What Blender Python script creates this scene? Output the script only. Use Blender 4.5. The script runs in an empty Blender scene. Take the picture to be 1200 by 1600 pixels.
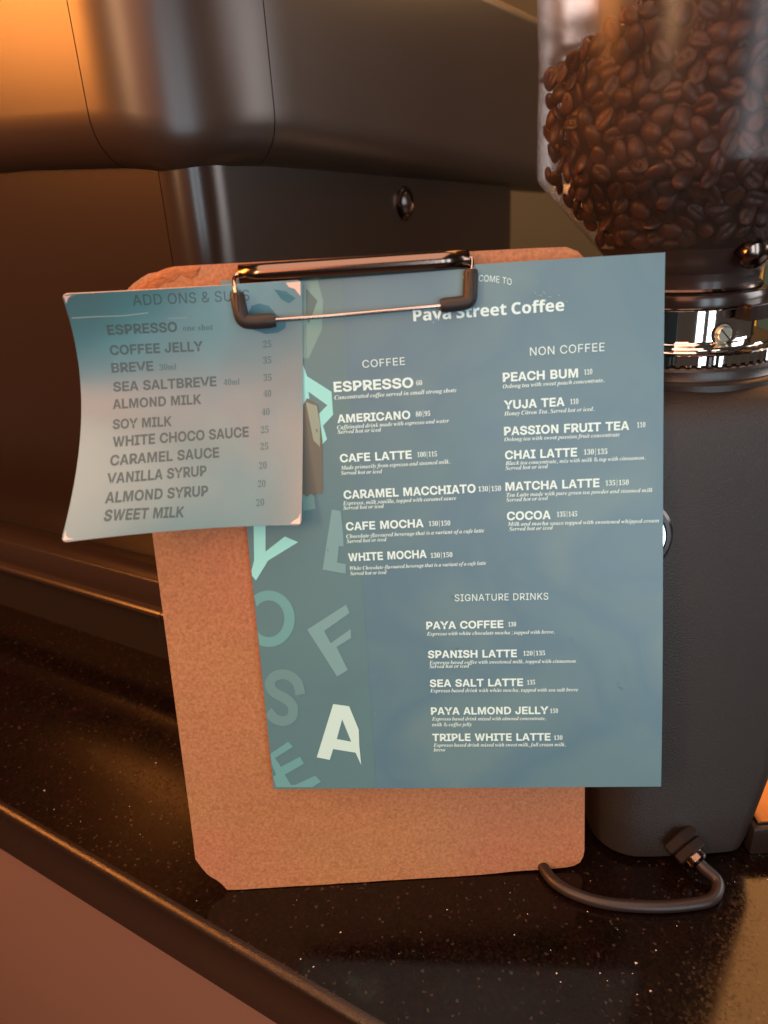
import bpy, bmesh, math, random
from mathutils import Vector, Matrix, Euler
from mathutils.geometry import tessellate_polygon
R = math.radians
sc = bpy.context.scene
col = sc.collection

# ------------------------------------------------------------------ camera
cam_d = bpy.data.cameras.new("camera"); cam = bpy.data.objects.new("camera", cam_d); col.objects.link(cam)
p_, r_ = R(23), R(3.5)
fwd = Vector((0, math.cos(p_), -math.sin(p_))); up0 = Vector((0, math.sin(p_), math.cos(p_))); rt0 = Vector((1, 0, 0))
rt = rt0 * math.cos(r_) - up0 * math.sin(r_); up = up0 * math.cos(r_) + rt0 * math.sin(r_)
M = Matrix((rt, up, -fwd)).transposed().to_4x4(); M.translation = (0, -.294, .3446)
cam.matrix_world = M
cam_d.sensor_fit = 'VERTICAL'; cam_d.sensor_height = 36; cam_d.lens = 25.99
cam_d.clip_start = .01; cam_d.clip_end = 50
cam_d.dof.use_dof = True; cam_d.dof.focus_distance = .39; cam_d.dof.aperture_fstop = 8
sc.camera = cam

# ------------------------------------------------------------------ world, lamps, exposure
w = bpy.data.worlds.new("World"); sc.world = w; w.use_nodes = True
bg = w.node_tree.nodes['Background']; bg.inputs[0].default_value = (.75, .56, .44, 1); bg.inputs[1].default_value = .07
sc.view_settings.view_transform = 'Standard'; sc.view_settings.look = 'None'
sc.view_settings.exposure = 0; sc.view_settings.gamma = 1
def area(name, loc, target, size, size_y, power, colr):
    l = bpy.data.lights.new(name, 'AREA'); l.shape = 'RECTANGLE'; l.size = size; l.size_y = size_y
    l.energy = power; l.color = colr
    o = bpy.data.objects.new(name, l); col.objects.link(o); o.location = loc
    o.rotation_euler = (Vector(target) - Vector(loc)).to_track_quat('-Z', 'Y').to_euler()
    return o
# daylight window behind the camera, tungsten pendants left and overhead
area('window_light', (.36, -1.7, .35), (0, 0, .22), .34, 1.0, 7.5, (.78, .90, 1.0))
area('window_light', (.92, -1.6, .35), (0, 0, .22), .34, 1.0, 7.5, (.74, .90, 1.0))
area('window_light_side', (1.62, .05, .60), (-.1, .2, .40), .80, .7, 12.0, (.97, .89, .87))
area('pendant_light_left', (-1.15, .02, .80), (-.2, .25, .42), .30, .46, 21, (1, .30, .055))
area('lamp_front_left', (-.85, -.90, .72), (0, .05, .15), .16, .45, 8.0, (1, .54, .27))
area('added_warm_panel', (-.62, -1.65, 1.0), (-.1, 0, .25), 1.0, .8, 12.0, (1, .37, .20))  # unseen panel added in place of a warm-lit wall, tints the card's reflection
area('ceiling_light', (-.15, -.42, 1.35), (-.10, -.2, .15), 1.2, 1.7, 21, (1, .60, .42))
area('added_back_panel', (.95, 1.0, 1.5), (.3, .3, .1), .9, .9, 17, (1, .42, .13))  # added emitter out of view, mirrored as the brown patch in the granite
area('pendant_light_back', (.76, .92, .83), (.21, .05, .02), .07, .07, .6, (1, .60, .25))

# ------------------------------------------------------------------ materials
def mat(name, base, rough=.5, metal=0, spec=.5, bump=0, bscale=200, var=0, vscale=20, coat=0, coat_r=.1, bdetail=3, dist=.0004):
    m = bpy.data.materials.new(name); m.use_nodes = True; nt = m.node_tree; b = nt.nodes['Principled BSDF']
    b.inputs['Base Color'].default_value = (*base, 1); b.inputs['Roughness'].default_value = rough
    b.inputs['Metallic'].default_value = metal; b.inputs['Specular IOR Level'].default_value = spec
    b.inputs['Coat Weight'].default_value = coat; b.inputs['Coat Roughness'].default_value = coat_r
    tc = nt.nodes.new('ShaderNodeTexCoord')
    if bump:
        n = nt.nodes.new('ShaderNodeTexNoise'); n.inputs['Scale'].default_value = bscale; n.inputs['Detail'].default_value = bdetail
        bp = nt.nodes.new('ShaderNodeBump'); bp.inputs['Strength'].default_value = bump; bp.inputs['Distance'].default_value = dist
        nt.links.new(tc.outputs['Object'], n.inputs['Vector']); nt.links.new(n.outputs['Fac'], bp.inputs['Height'])
        nt.links.new(bp.outputs['Normal'], b.inputs['Normal'])
    if var:
        n = nt.nodes.new('ShaderNodeTexNoise'); n.inputs['Scale'].default_value = vscale; n.inputs['Detail'].default_value = 6
        mx = nt.nodes.new('ShaderNodeMix'); mx.data_type = 'RGBA'
        mx.inputs[6].default_value = (*[c * (1 - var) for c in base], 1); mx.inputs[7].default_value = (*[min(1, c * (1 + var)) for c in base], 1)
        nt.links.new(tc.outputs['Object'], n.inputs['Vector']); nt.links.new(n.outputs['Fac'], mx.inputs[0])
        nt.links.new(mx.outputs[2], b.inputs['Base Color'])
    return m
def nodes(m): return m.node_tree, m.node_tree.nodes['Principled BSDF']

M_ = {}
M_['shell'] = mat('bronze_black_enamel', (.030, .018, .012), .35, .0, .6, .05, 1500, .12, 3)
M_['shell_low'] = mat('dark_enamel', (.020, .012, .008), .26, 0, .5, .1, 900)
M_['plinth'] = mat('plinth_black', (.008, .005, .004), .6, 0, .25)
M_['gap'] = mat('gap_black', (.004, .003, .003), .8)
M_['chrome'] = mat('chrome', (.82, .80, .78), .06, 1)
M_['chrome_dark'] = mat('smoked_chrome', (.17, .125, .105), .17, 1, bump=.05, bscale=300)
M_['wire'] = mat('steel_wire', (.45, .38, .34), .14, 1)
M_['rubber'] = mat('black_rubber', (.020, .017, .016), .5, 0, .4, .15, 1500)
M_['grinder'] = mat('grinder_black_powder_coat', (.017, .013, .0105), .40, 0, .5, 1.0, 1700, .2, 30, dist=.0003)
M_['grinder_cap'] = mat('grinder_cap_plastic', (.02, .018, .017), .35, 0, .5, .2, 900)
M_['plastic'] = mat('dark_plastic', (.018, .013, .012), .22, 0, .5)
M_['screw'] = mat('brass_screw', (.62, .58, .46), .32, 1, bump=.1, bscale=900)
M_['cable'] = mat('cable_rubber', (.016, .012, .011), .42, 0, .45, .1, 800)
M_['white_edge'] = mat('worn_paper_core', (.72, .58, .52), .7, bump=.3, bscale=2500)
M_['crumb'] = mat('crumb', (.55, .48, .40), .6)
M_['wall'] = mat('wall_olive', (.085, .070, .030), .8, var=.3, vscale=3)
M_['cabinet'] = mat('cabinet_brown', (.140, .084, .064), .6, var=.06, vscale=2)
M_['copper'] = mat('copper_tray', (.17, .095, .055), .26, 1, bump=.15, bscale=60, dist=.001)
M_['yellow'] = mat('yellow_card', (.75, .42, .03), .6); M_['green'] = mat('dark_green_card', (.03, .05, .02), .6)
M_['purple'] = mat('purple_plastic', (.22, .12, .42), .4); M_['whitebox'] = mat('white_plastic', (.7, .68, .66), .4)

# hardboard: pressed brown fibre with dark specks
m = M_['board'] = mat('hardboard', (.40, .205, .11), .62, 0, .35, .35, 700, dist=.0003)
nt, b = nodes(m)
tc = nt.nodes.new('ShaderNodeTexCoord')
n1 = nt.nodes.new('ShaderNodeTexNoise'); n1.inputs['Scale'].default_value = 650; n1.inputs['Detail'].default_value = 5
n2 = nt.nodes.new('ShaderNodeTexNoise'); n2.inputs['Scale'].default_value = 9; n2.inputs['Detail'].default_value = 4
vo = nt.nodes.new('ShaderNodeTexVoronoi'); vo.inputs['Scale'].default_value = 170
cr1 = nt.nodes.new('ShaderNodeValToRGB'); cr1.color_ramp.elements[0].position = .3; cr1.color_ramp.elements[1].position = .75
cr1.color_ramp.elements[0].color = (.34, .155, .070, 1); cr1.color_ramp.elements[1].color = (.54, .27, .135, 1)
mx = nt.nodes.new('ShaderNodeMix'); mx.data_type = 'RGBA'; mx.blend_type = 'MULTIPLY'; mx.inputs[0].default_value = .5
mx2 = nt.nodes.new('ShaderNodeMix'); mx2.data_type = 'RGBA'
cr2 = nt.nodes.new('ShaderNodeValToRGB'); cr2.color_ramp.elements[0].position = .05; cr2.color_ramp.elements[1].position = .10
cr2.color_ramp.elements[0].color = (.55, .55, .55, 1); cr2.color_ramp.elements[1].color = (0, 0, 0, 1)
sep = nt.nodes.new('ShaderNodeSeparateColor'); mth = nt.nodes.new('ShaderNodeMath'); mth.operation = 'GREATER_THAN'; mth.inputs[1].default_value = .8
mu = nt.nodes.new('ShaderNodeMath'); mu.operation = 'MULTIPLY'
for n in (n1, n2, vo): nt.links.new(tc.outputs['Object'], n.inputs['Vector'])
nt.links.new(n1.outputs['Fac'], cr1.inputs[0]); nt.links.new(cr1.outputs[0], mx.inputs[6]); nt.links.new(n2.outputs['Color'], mx.inputs[7])
mx.inputs[0].default_value = .42
nt.links.new(vo.outputs['Distance'], cr2.inputs[0]); nt.links.new(vo.outputs['Color'], sep.inputs[0]); nt.links.new(sep.outputs[0], mth.inputs[0])
nt.links.new(cr2.outputs[0], mu.inputs[0]); nt.links.new(mth.outputs[0], mu.inputs[1])
nt.links.new(mu.outputs[0], mx2.inputs[0]); nt.links.new(mx.outputs[2], mx2.inputs[6]); mx2.inputs[7].default_value = (.10, .045, .02, 1)
nt.links.new(mx2.outputs[2], b.inputs['Base Color'])
M_['board_worn'] = mat('hardboard_torn_edge', (.34, .13, .05), .8, 0, .3, .9, 500, .45, 260, dist=.001)

# polished granite with fine grains
m = M_['granite'] = mat('polished_granite', (.02, .012, .008), .10, 0, .33)
nt, b = nodes(m)
tc = nt.nodes.new('ShaderNodeTexCoord')
v1 = nt.nodes.new('ShaderNodeTexVoronoi'); v1.inputs['Scale'].default_value = 800
n3 = nt.nodes.new('ShaderNodeTexNoise'); n3.inputs['Scale'].default_value = 60; n3.inputs['Detail'].default_value = 8
sp = nt.nodes.new('ShaderNodeSeparateColor')
r1 = nt.nodes.new('ShaderNodeValToRGB'); e = r1.color_ramp.elements
e[0].position = 0; e[0].color = (.004, .002, .0015, 1); e[1].position = .80; e[1].color = (.009, .0045, .003, 1)
q = e.new(.975); q.color = (.011, .006, .0045, 1); q = e.new(.998); q.color = (.05, .038, .030, 1)
mg = nt.nodes.new('ShaderNodeMix'); mg.data_type = 'RGBA'; mg.blend_type = 'MULTIPLY'; mg.inputs[0].default_value = .7
for n in (v1, n3): nt.links.new(tc.outputs['Object'], n.inputs['Vector'])
nt.links.new(v1.outputs['Color'], sp.inputs[0]); nt.links.new(sp.outputs[0], r1.inputs[0])
nt.links.new(r1.outputs[0], mg.inputs[6]); nt.links.new(n3.outputs['Color'], mg.inputs[7]); nt.links.new(mg.outputs[2], b.inputs['Base Color'])
rr = nt.nodes.new('ShaderNodeMapRange'); rr.inputs[3].default_value = .05; rr.inputs[4].default_value = .16
nt.links.new(n3.outputs['Fac'], rr.inputs[0]); gt = nt.nodes.new('ShaderNodeMapRange'); gt.inputs[1].default_value = .55; gt.inputs[2].default_value = 1; gt.inputs[3].default_value = 0; gt.inputs[4].default_value = .14
ad = nt.nodes.new('ShaderNodeMath'); nt.links.new(sp.outputs[1], gt.inputs[0]); nt.links.new(gt.outputs[0], ad.inputs[0]); nt.links.new(rr.outputs[0], ad.inputs[1]); nt.links.new(ad.outputs[0], b.inputs['Roughness'])

M_['granite_edge'] = mat('ground_granite_edge', (.012, .007, .005), .27, 0, .4, .5, 1400, .6, 700, dist=.0004)
# printed sheets: satin inkjet print, the ink colour varies over the page (uv in metres)
def print_mat(name, stops, rough, coat, coat_r, nscale=14, grain=.06):
    m = mat(name, stops[0], rough, 0, .5, coat=coat, coat_r=coat_r)
    nt, b = nodes(m)
    uv = nt.nodes.new('ShaderNodeUVMap'); uv.uv_map = 'UVMap'
    n = nt.nodes.new('ShaderNodeTexNoise'); n.inputs['Scale'].default_value = nscale; n.inputs['Detail'].default_value = 3; n.inputs['Distortion'].default_value = .6
    rp = nt.nodes.new('ShaderNodeValToRGB'); el = rp.color_ramp.elements
    el[0].position = .33; el[0].color = (*stops[0], 1); el[1].position = .66; el[1].color = (*stops[-1], 1)
    for i, s_ in enumerate(stops[1:-1]):
        q = el.new(.33 + .33 * (i + 1) / (len(stops) - 1)); q.color = (*s_, 1)
    g = nt.nodes.new('ShaderNodeTexNoise'); g.inputs['Scale'].default_value = 2600; g.inputs['Detail'].default_value = 2
    mr = nt.nodes.new('ShaderNodeMapRange'); mr.inputs[1].default_value = .3; mr.inputs[2].default_value = .7; mr.inputs[3].default_value = 1 - grain; mr.inputs[4].default_value = 1 + grain
    mu = nt.nodes.new('ShaderNodeMix'); mu.data_type = 'RGBA'; mu.blend_type = 'MULTIPLY'; mu.inputs[0].default_value = 1
    nt.links.new(uv.outputs[0], n.inputs['Vector']); nt.links.new(uv.outputs[0], g.inputs['Vector'])
    nt.links.new(n.outputs['Fac'], rp.inputs[0]); nt.links.new(g.outputs['Fac'], mr.inputs[0])
    nt.links.new(rp.outputs[0], mu.inputs[6]); nt.links.new(mr.outputs[0], mu.inputs[7]); nt.links.new(mu.outputs[2], b.inputs['Base Color'])
    # faint waviness of the paper
    w2 = nt.nodes.new('ShaderNodeTexNoise'); w2.inputs['Scale'].default_value = 22
    bp = nt.nodes.new('ShaderNodeBump'); bp.inputs['Strength'].default_value = .25; bp.inputs['Distance'].default_value = .002
    nt.links.new(uv.outputs[0], w2.inputs['Vector']); nt.links.new(w2.outputs['Fac'], bp.inputs['Height'])
    nt.links.new(bp.outputs['Normal'], b.inputs['Normal']); nt.links.new(bp.outputs['Normal'], b.inputs['Coat Normal'])
    return m
M_['sheet'] = print_mat('menu_print', [(.082, .208, .270), (.068, .184, .270), (.096, .222, .275)], .42, .40, .45)
M_['strip'] = print_mat('menu_print_green_strip', [(.077, .206, .256), (.070, .190, .234)], .42, .40, .45)
M_['card'] = print_mat('card_print', [(.035, .190, .235), (.042, .165, .205), (.05, .18, .215)], .42, 1, .30, 16, .10)
nodes(M_['card'])[1].inputs['Coat IOR'].default_value = 2.1
def flat(n, c): M_[n] = mat('print_' + n, c, .45, 0, .5, coat=.3, coat_r=.35)
flat('white_ink', (.55, .88, .94)); flat('bright', (.24, .74, .78)); flat('white', (.44, .77, .80)); flat('mid', (.105, .34, .385))
flat('mid2', (.140, .34, .40)); flat('dim', (.105, .265, .305)); flat('scuff', (.22, .36, .38)); flat('scuff_dark', (.07, .15, .18)); flat('stain', (.022, .145, .21)); flat('band', (.13, .32, .33)); flat('wedge', (.05, .15, .17))
flat('card_ink', (.040, .092, .105)); flat('card_ink_light', (.042, .135, .160)); flat('tape', (.10, .125, .105)); flat('tapelight', (.22, .34, .29))

# clear plastic of the hopper
m = bpy.data.materials.new('clear_plastic'); m.use_nodes = True; nt = m.node_tree; nt.nodes.clear()
out = nt.nodes.new('ShaderNodeOutputMaterial'); mixs = nt.nodes.new('ShaderNodeMixShader'); tr = nt.nodes.new('ShaderNodeBsdfTransparent')
gl = nt.nodes.new('ShaderNodeBsdfGlossy'); gl.inputs['Roughness'].default_value = .23; fr = nt.nodes.new('ShaderNodeFresnel'); fr.inputs[0].default_value = 1.5
tr.inputs[0].default_value = (.88, .85, .84, 1)
fm = nt.nodes.new('ShaderNodeMath'); fm.operation = 'MULTIPLY'; fm.inputs[1].default_value = .55; fm.use_clamp = True; nt.links.new(fr.outputs[0], fm.inputs[0]); nt.links.new(fm.outputs[0], mixs.inputs[0]); df = nt.nodes.new('ShaderNodeBsdfDiffuse'); df.inputs[0].default_value = (.62, .50, .46, 1); ms2 = nt.nodes.new('ShaderNodeMixShader'); ms2.inputs[0].default_value = .028; nt.links.new(tr.outputs[0], ms2.inputs[1]); nt.links.new(df.outputs[0], ms2.inputs[2]); nt.links.new(ms2.outputs[0], mixs.inputs[1]); nt.links.new(gl.outputs[0], mixs.inputs[2]); nt.links.new(mixs.outputs[0], out.inputs[0])
M_['clear'] = m
m = M_['bean'] = mat('roasted_bean', (.085, .034, .018), .46, 0, .35, .25, 260, .0, dist=.0006)
nt, b = nodes(m)
oi = nt.nodes.new('ShaderNodeObjectInfo'); rp = nt.nodes.new('ShaderNodeValToRGB')
rp.color_ramp.elements[0].color = (.012, .005, .004, 1); rp.color_ramp.elements[1].color = (.052, .021, .013, 1)
nt.links.new(oi.outputs['Random'], rp.inputs[0]); nt.links.new(rp.outputs[0], b.inputs['Base Color'])
M_['bean_core'] = mat('bean_mass', (.02, .009, .006), .6, bump=.8, bscale=120, dist=.004)

# ------------------------------------------------------------------ helpers
def link(name, me, m, parent=None, smooth=False, angle=40):
    if smooth:
        me.polygons.foreach_set('use_smooth', [True] * len(me.polygons))
        if angle: me.set_sharp_from_angle(angle=R(angle))
    if m is not None and not me.materials: me.materials.append(m)
    o = bpy.data.objects.new(name, me); col.objects.link(o)
    if parent is not None:
        o.parent = parent; o.matrix_parent_inverse = parent.matrix_world.inverted() if False else Matrix.Translation(-Vector(parent['base'])) if 'base' in parent.keys() else Matrix()
    return o
def mesh(name, vs, fs, m, parent=None, smooth=False, angle=40):
    me = bpy.data.meshes.new(name); me.from_pydata([tuple(v) for v in vs], [], fs); me.update()
    return link(name, me, m, parent, smooth, angle)
def thing(name, label, cat, loc=(0, 0, 0), group=None):
    o = bpy.data.objects.new(name, None); col.objects.link(o); o.location = loc; o['base'] = list(loc)
    o.empty_display_size = .02; o['label'] = label; o['category'] = cat
    if group: o['group'] = group
    return o
def lathe_data(prof, n, c=(0, 0), a0=0, a1=360):
    vs, fs = [], []
    full = abs(a1 - a0 - 360) < 1e-6; k = n if full else n + 1
    for i in range(k):
        a = R(a0 + (a1 - a0) * i / n)
        for r, z in prof: vs.append((c[0] + r * math.cos(a), c[1] + r * math.sin(a), z))
    P = len(prof)
    for i in range(n):
        for j in range(P - 1):
            a = i * P + j; b_ = ((i + 1) % k) * P + j
            fs.append((a, b_, b_ + 1, a + 1))
    return vs, fs
def lathe(name, prof, n, m, parent=None, c=(0, 0), angle=35):
    vs, fs = lathe_data(prof, n, c)
    return mesh(name, vs, fs, m, parent, True, angle)
def tube_data(pts, r, n=12, caps=True):
    pts = [Vector(p) for p in pts]; vs, fs = [], []
    nrm = None
    for i, p in enumerate(pts):
        t = (pts[min(i + 1, len(pts) - 1)] - pts[max(i - 1, 0)]).normalized()
        if nrm is None:
            nrm = t.cross(Vector((0, 0, 1)) if abs(t.z) < .9 else Vector((1, 0, 0))).normalized()
        nrm = (nrm - t * nrm.dot(t)).normalized(); bn = t.cross(nrm)
        rr = r[i] if isinstance(r, (list, tuple)) else r
        for k in range(n):
            a = 2 * math.pi * k / n; vs.append(p + (nrm * math.cos(a) + bn * math.sin(a)) * rr)
    for i in range(len(pts) - 1):
        for k in range(n):
            fs.append((i * n + k, i * n + (k + 1) % n, (i + 1) * n + (k + 1) % n, (i + 1) * n + k))
    if caps:
        fs.append(tuple(reversed(range(n)))); fs.append(tuple((len(pts) - 1) * n + k for k in range(n)))
    return vs, fs
def tube(name, pts, r, m, parent=None, n=14):
    vs, fs = tube_data(pts, r, n); return mesh(name, vs, fs, m, parent, True, 50)
def smooth_path(p, k=6):
    p = [Vector(x) for x in p]; P = [p[0] * 2 - p[1]] + p + [p[-1] * 2 - p[-2]]; q = []
    for i in range(1, len(P) - 2):
        for j in range(k):
            t = j / k; a, b_, c, d = P[i - 1:i + 3]
            q.append(.5 * ((2 * b_) + (c - a) * t + (2 * a - 5 * b_ + 4 * c - d) * t * t + (3 * b_ - a - 3 * c + d) * t ** 3))
    return q + [p[-1]]
def box(name, c, s, m, parent=None, rz=0, bev=.001):
    bm = bmesh.new(); bmesh.ops.create_cube(bm, size=1); bmesh.ops.scale(bm, vec=s, verts=bm.verts)
    if bev: bmesh.ops.bevel(bm, geom=bm.edges, offset=bev, segments=2, affect='EDGES', profile=.6)
    bmesh.ops.rotate(bm, matrix=Matrix.Rotation(rz, 3, 'Z'), verts=bm.verts); bmesh.ops.translate(bm, vec=c, verts=bm.verts)
    me = bpy.data.meshes.new(name); bm.to_mesh(me); bm.free(); return link(name, me, m, parent, True, 30)
def prism(name, outline, f, w0, w1, m, parent=None, bev=0, side_mat=None):
    # outline in 2-D, f(u,v,w) -> world
    bm = bmesh.new(); a = [bm.verts.new(f(u, v, w0)) for u, v in outline]; b_ = [bm.verts.new(f(u, v, w1)) for u, v in outline]
    n = len(outline); bm.faces.new(list(reversed(a))); top = bm.faces.new(b_)
    sides = [bm.faces.new((a[i], a[(i + 1) % n], b_[(i + 1) % n], b_[i])) for i in range(n)]
    if side_mat:
        for s_ in sides: s_.material_index = 1
    bmesh.ops.recalc_face_normals(bm, faces=bm.faces)
    if bev: bmesh.ops.bevel(bm, geom=[e for e in top.edges], offset=bev, segments=2, affect='EDGES')
    me = bpy.data.meshes.new(name); bm.to_mesh(me); bm.free()
    me.materials.append(m)
    if side_mat: me.materials.append(side_mat)
    return link(name, me, m, parent)

TEXTS = [
('s','r','COFFEE',60.37,41.61,79.57,41.35,3.33),
('s','b','ESPRESSO',46.58,51.53,82.87,51.53,4.38),
('s','p','60',84.27,50.92,86.98,50.76,2.24),
('s','i','Concentrated coffee served in small strong shots',46.56,55.10,102.29,54.86,1.87),
('s','b','AMERICANO',47.19,65.73,80.77,65.67,3.68),
('s','p','80|95',83.33,64.96,89.90,64.92,2.35),
('s','i','Caffeinated drink made with espresso and water',46.80,68.72,98.41,68.43,1.83),
('s','i','Served hot or iced',46.82,70.86,67.12,70.85,1.83),
('s','b','CAFE LATTE',47.06,84.05,80.46,84.03,3.72),
('s','p','100|115',83.01,83.57,92.09,83.69,2.37),
('s','i','Made primarily from espresso and steamed milk.',47.19,87.65,98.09,87.36,1.85),
('s','i','Served hot or iced',47.01,90.07,66.34,90.26,1.85),
('s','b','CARAMEL MACCHIATO',47.55,101.49,109.32,101.49,3.90),
('s','p','130|150',110.51,101.25,121.04,101.44,2.48),
('s','i','Espresso, milk,vanilla, topped with caramel sauce',46.94,104.58,100.20,104.62,1.87),
('s','i','Served hot or iced',46.93,106.80,66.17,106.76,1.87),
('s','b','CAFE MOCHA',47.54,116.74,84.32,116.79,3.79),
('s','p','130|150',86.74,116.60,96.86,116.73,2.42),
('s','i','Chocolate-flavoured beverage that is a variant of a cafe latte',47.42,120.66,112.62,120.78,1.88),
('s','i','Served hot or iced',47.43,123.08,66.52,122.95,1.89),
('s','b','WHITE MOCHA',47.61,131.97,85.04,131.84,3.83),
('s','p','130|150',86.89,132.11,97.24,132.12,2.44),
('s','i','White Chocolate-flavoured beverage that is a variant of a cafe latte',47.97,136.53,112.99,136.58,1.84),
('s','i','Served hot or iced',47.95,139.10,65.56,139.13,1.85),
('s','r','NON COFFEE',135.80,40.64,168.95,40.48,3.62),
('s','b','PEACH BUM',123.34,51.36,157.10,51.31,3.85),
('s','p','110',159.80,50.44,163.46,50.37,2.39),
('s','i','Oolong tea with sweet peach concentrate.',123.25,54.47,168.81,54.20,1.85),
('s','b','YUJA TEA',123.48,63.74,150.89,63.69,3.79),
('s','p','110',153.41,63.26,157.09,63.27,2.41),
('s','i','Honey Citron Tea. Served hot or iced.',123.46,66.76,164.23,66.81,1.87),
('s','b','PASSION FRUIT TEA',123.20,75.67,179.85,76.08,3.81),
('s','p','110',183.33,75.43,187.10,75.49,2.42),
('s','i','Oolong tea with sweet passion fruit concentrate',123.27,78.49,175.66,79.02,1.82),
('s','b','CHAI LATTE',123.33,86.70,156.20,87.02,3.84),
('s','p','130|135',159.23,86.53,169.95,86.74,2.50),
('s','i','Black tea concentrate, mix with milk & top with cinnamon.',123.39,89.50,187.22,90.22,1.83),
('s','i','Served hot or iced',123.33,91.82,142.92,91.89,1.84),
('s','b','MATCHA LATTE',123.11,101.40,166.25,101.74,3.86),
('s','p','135|150',168.94,101.37,179.55,101.55,2.46),
('s','i','Tea Latte made with pure green tea powder and steamed milk',123.53,104.41,190.53,105.35,1.84),
('s','i','Served hot or iced',123.31,106.74,142.63,106.76,1.85),
('s','b','COCOA',123.36,115.38,143.67,115.73,3.90),
('s','p','135|145',146.47,114.98,155.88,115.16,2.48),
('s','i','Milk and mocha sauce topped with sweetened whipped cream',123.64,118.28,193.37,119.85,1.86),
('s','i','Served hot or iced',124.23,120.67,144.64,120.89,1.86),
('s','r','SIGNATURE DRINKS',97.43,154.12,141.78,154.97,3.38),
('s','b','PAYA COFFEE',83.14,167.73,120.21,168.24,3.72),
('s','p','130',122.51,167.86,126.30,167.83,2.38),
('s','i','Espresso with white chocolate mocha ; topped with breve.',83.19,171.12,144.58,172.07,1.86),
('s','b','SPANISH LATTE',83.17,182.65,126.24,183.39,3.75),
('s','p','120|135',129.26,182.86,139.76,182.94,2.39),
('s','i','Espresso based coffee with sweetened milk, topped with cinnamon',83.73,186.05,154.30,187.20,1.87),
('s','i','Served hot or iced',83.64,188.10,103.15,188.28,1.89),
('s','b','SEA SALT LATTE',83.40,197.88,128.90,198.44,3.78),
('s','p','135',130.80,197.95,134.69,197.88,2.41),
('s','i','Espresso based drink with white mocha, topped with sea salt breve',83.42,200.89,155.27,202.06,1.89),
('s','b','PAYA ALMOND JELLY',83.31,212.77,140.90,213.48,3.81),
('s','p','150',141.61,213.25,145.45,213.23,2.43),
('s','i','Espresso based drink mixed with almond concentrate,',83.67,216.12,139.54,216.86,1.91),
('s','i','milk & coffee jelly',83.53,219.22,103.23,219.40,1.92),
('s','b','TRIPLE WHITE LATTE',83.39,227.17,141.62,227.75,3.84),
('s','p','130',143.24,227.60,147.45,227.60,2.44),
('s','i','Espresso based drink mixed with sweet milk, full cream milk,',83.75,230.51,149.00,231.09,1.92),
('s','i','breve',83.79,233.14,89.63,233.15,1.94),
('s','l','Paya Street Coffee',84.35,22.56,151.26,21.94,4.99),
('s','w','WELCOME TO',106.87,7.58,128.22,9.55,2.68),
('c','h','ADD ONS & SUBS',26.10,5.81,74.86,6.60,4.16),
('c','d','ESPRESSO',13.86,16.97,42.93,17.27,3.92),
('c','n','one shot',45.32,17.22,58.32,17.54,2.55),
('c','d','COFFEE JELLY',13.61,25.49,53.48,25.83,3.97),
('c','d','BREVE',13.43,33.03,31.32,33.04,3.98),
('c','n','30ml',33.95,33.17,41.32,33.12,2.57),
('c','d','SEA SALTBREVE',13.63,41.25,58.80,40.89,4.02),
('c','n','40ml',61.95,40.81,69.16,40.72,2.61),
('c','d','ALMOND MILK',13.24,48.72,51.83,48.17,4.02),
('c','d','SOY MILK',13.28,57.34,38.69,57.06,4.02),
('c','d','WHITE CHOCO SAUCE',13.67,64.86,73.13,62.85,4.18),
('c','d','CARAMEL SAUCE',13.20,72.54,59.87,71.12,4.16),
('c','d','VANILLA SYRUP',12.72,79.82,54.45,78.56,4.14),
('c','d','ALMOND SYRUP',13.08,87.27,55.40,86.90,4.11),
('c','d','SWEET MILK',13.68,93.97,45.57,94.84,4.07),
('c','n','25',80.20,25.96,83.80,25.95,2.87),
('c','n','35',80.04,32.55,83.66,32.50,2.89),
('c','n','35',80.05,39.76,83.69,39.72,2.90),
('c','n','40',79.96,46.46,83.47,46.42,2.91),
('c','n','40',79.12,54.13,82.69,54.05,2.92),
('c','n','25',78.73,61.66,82.25,61.49,2.93),
('c','n','25',78.48,68.66,82.14,68.48,2.94),
('c','n','20',77.99,76.69,81.50,76.50,2.94),
('c','n','20',77.67,84.26,81.05,84.07,2.93),
('c','n','20',77.03,92.02,80.66,91.84,2.93)]
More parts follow.
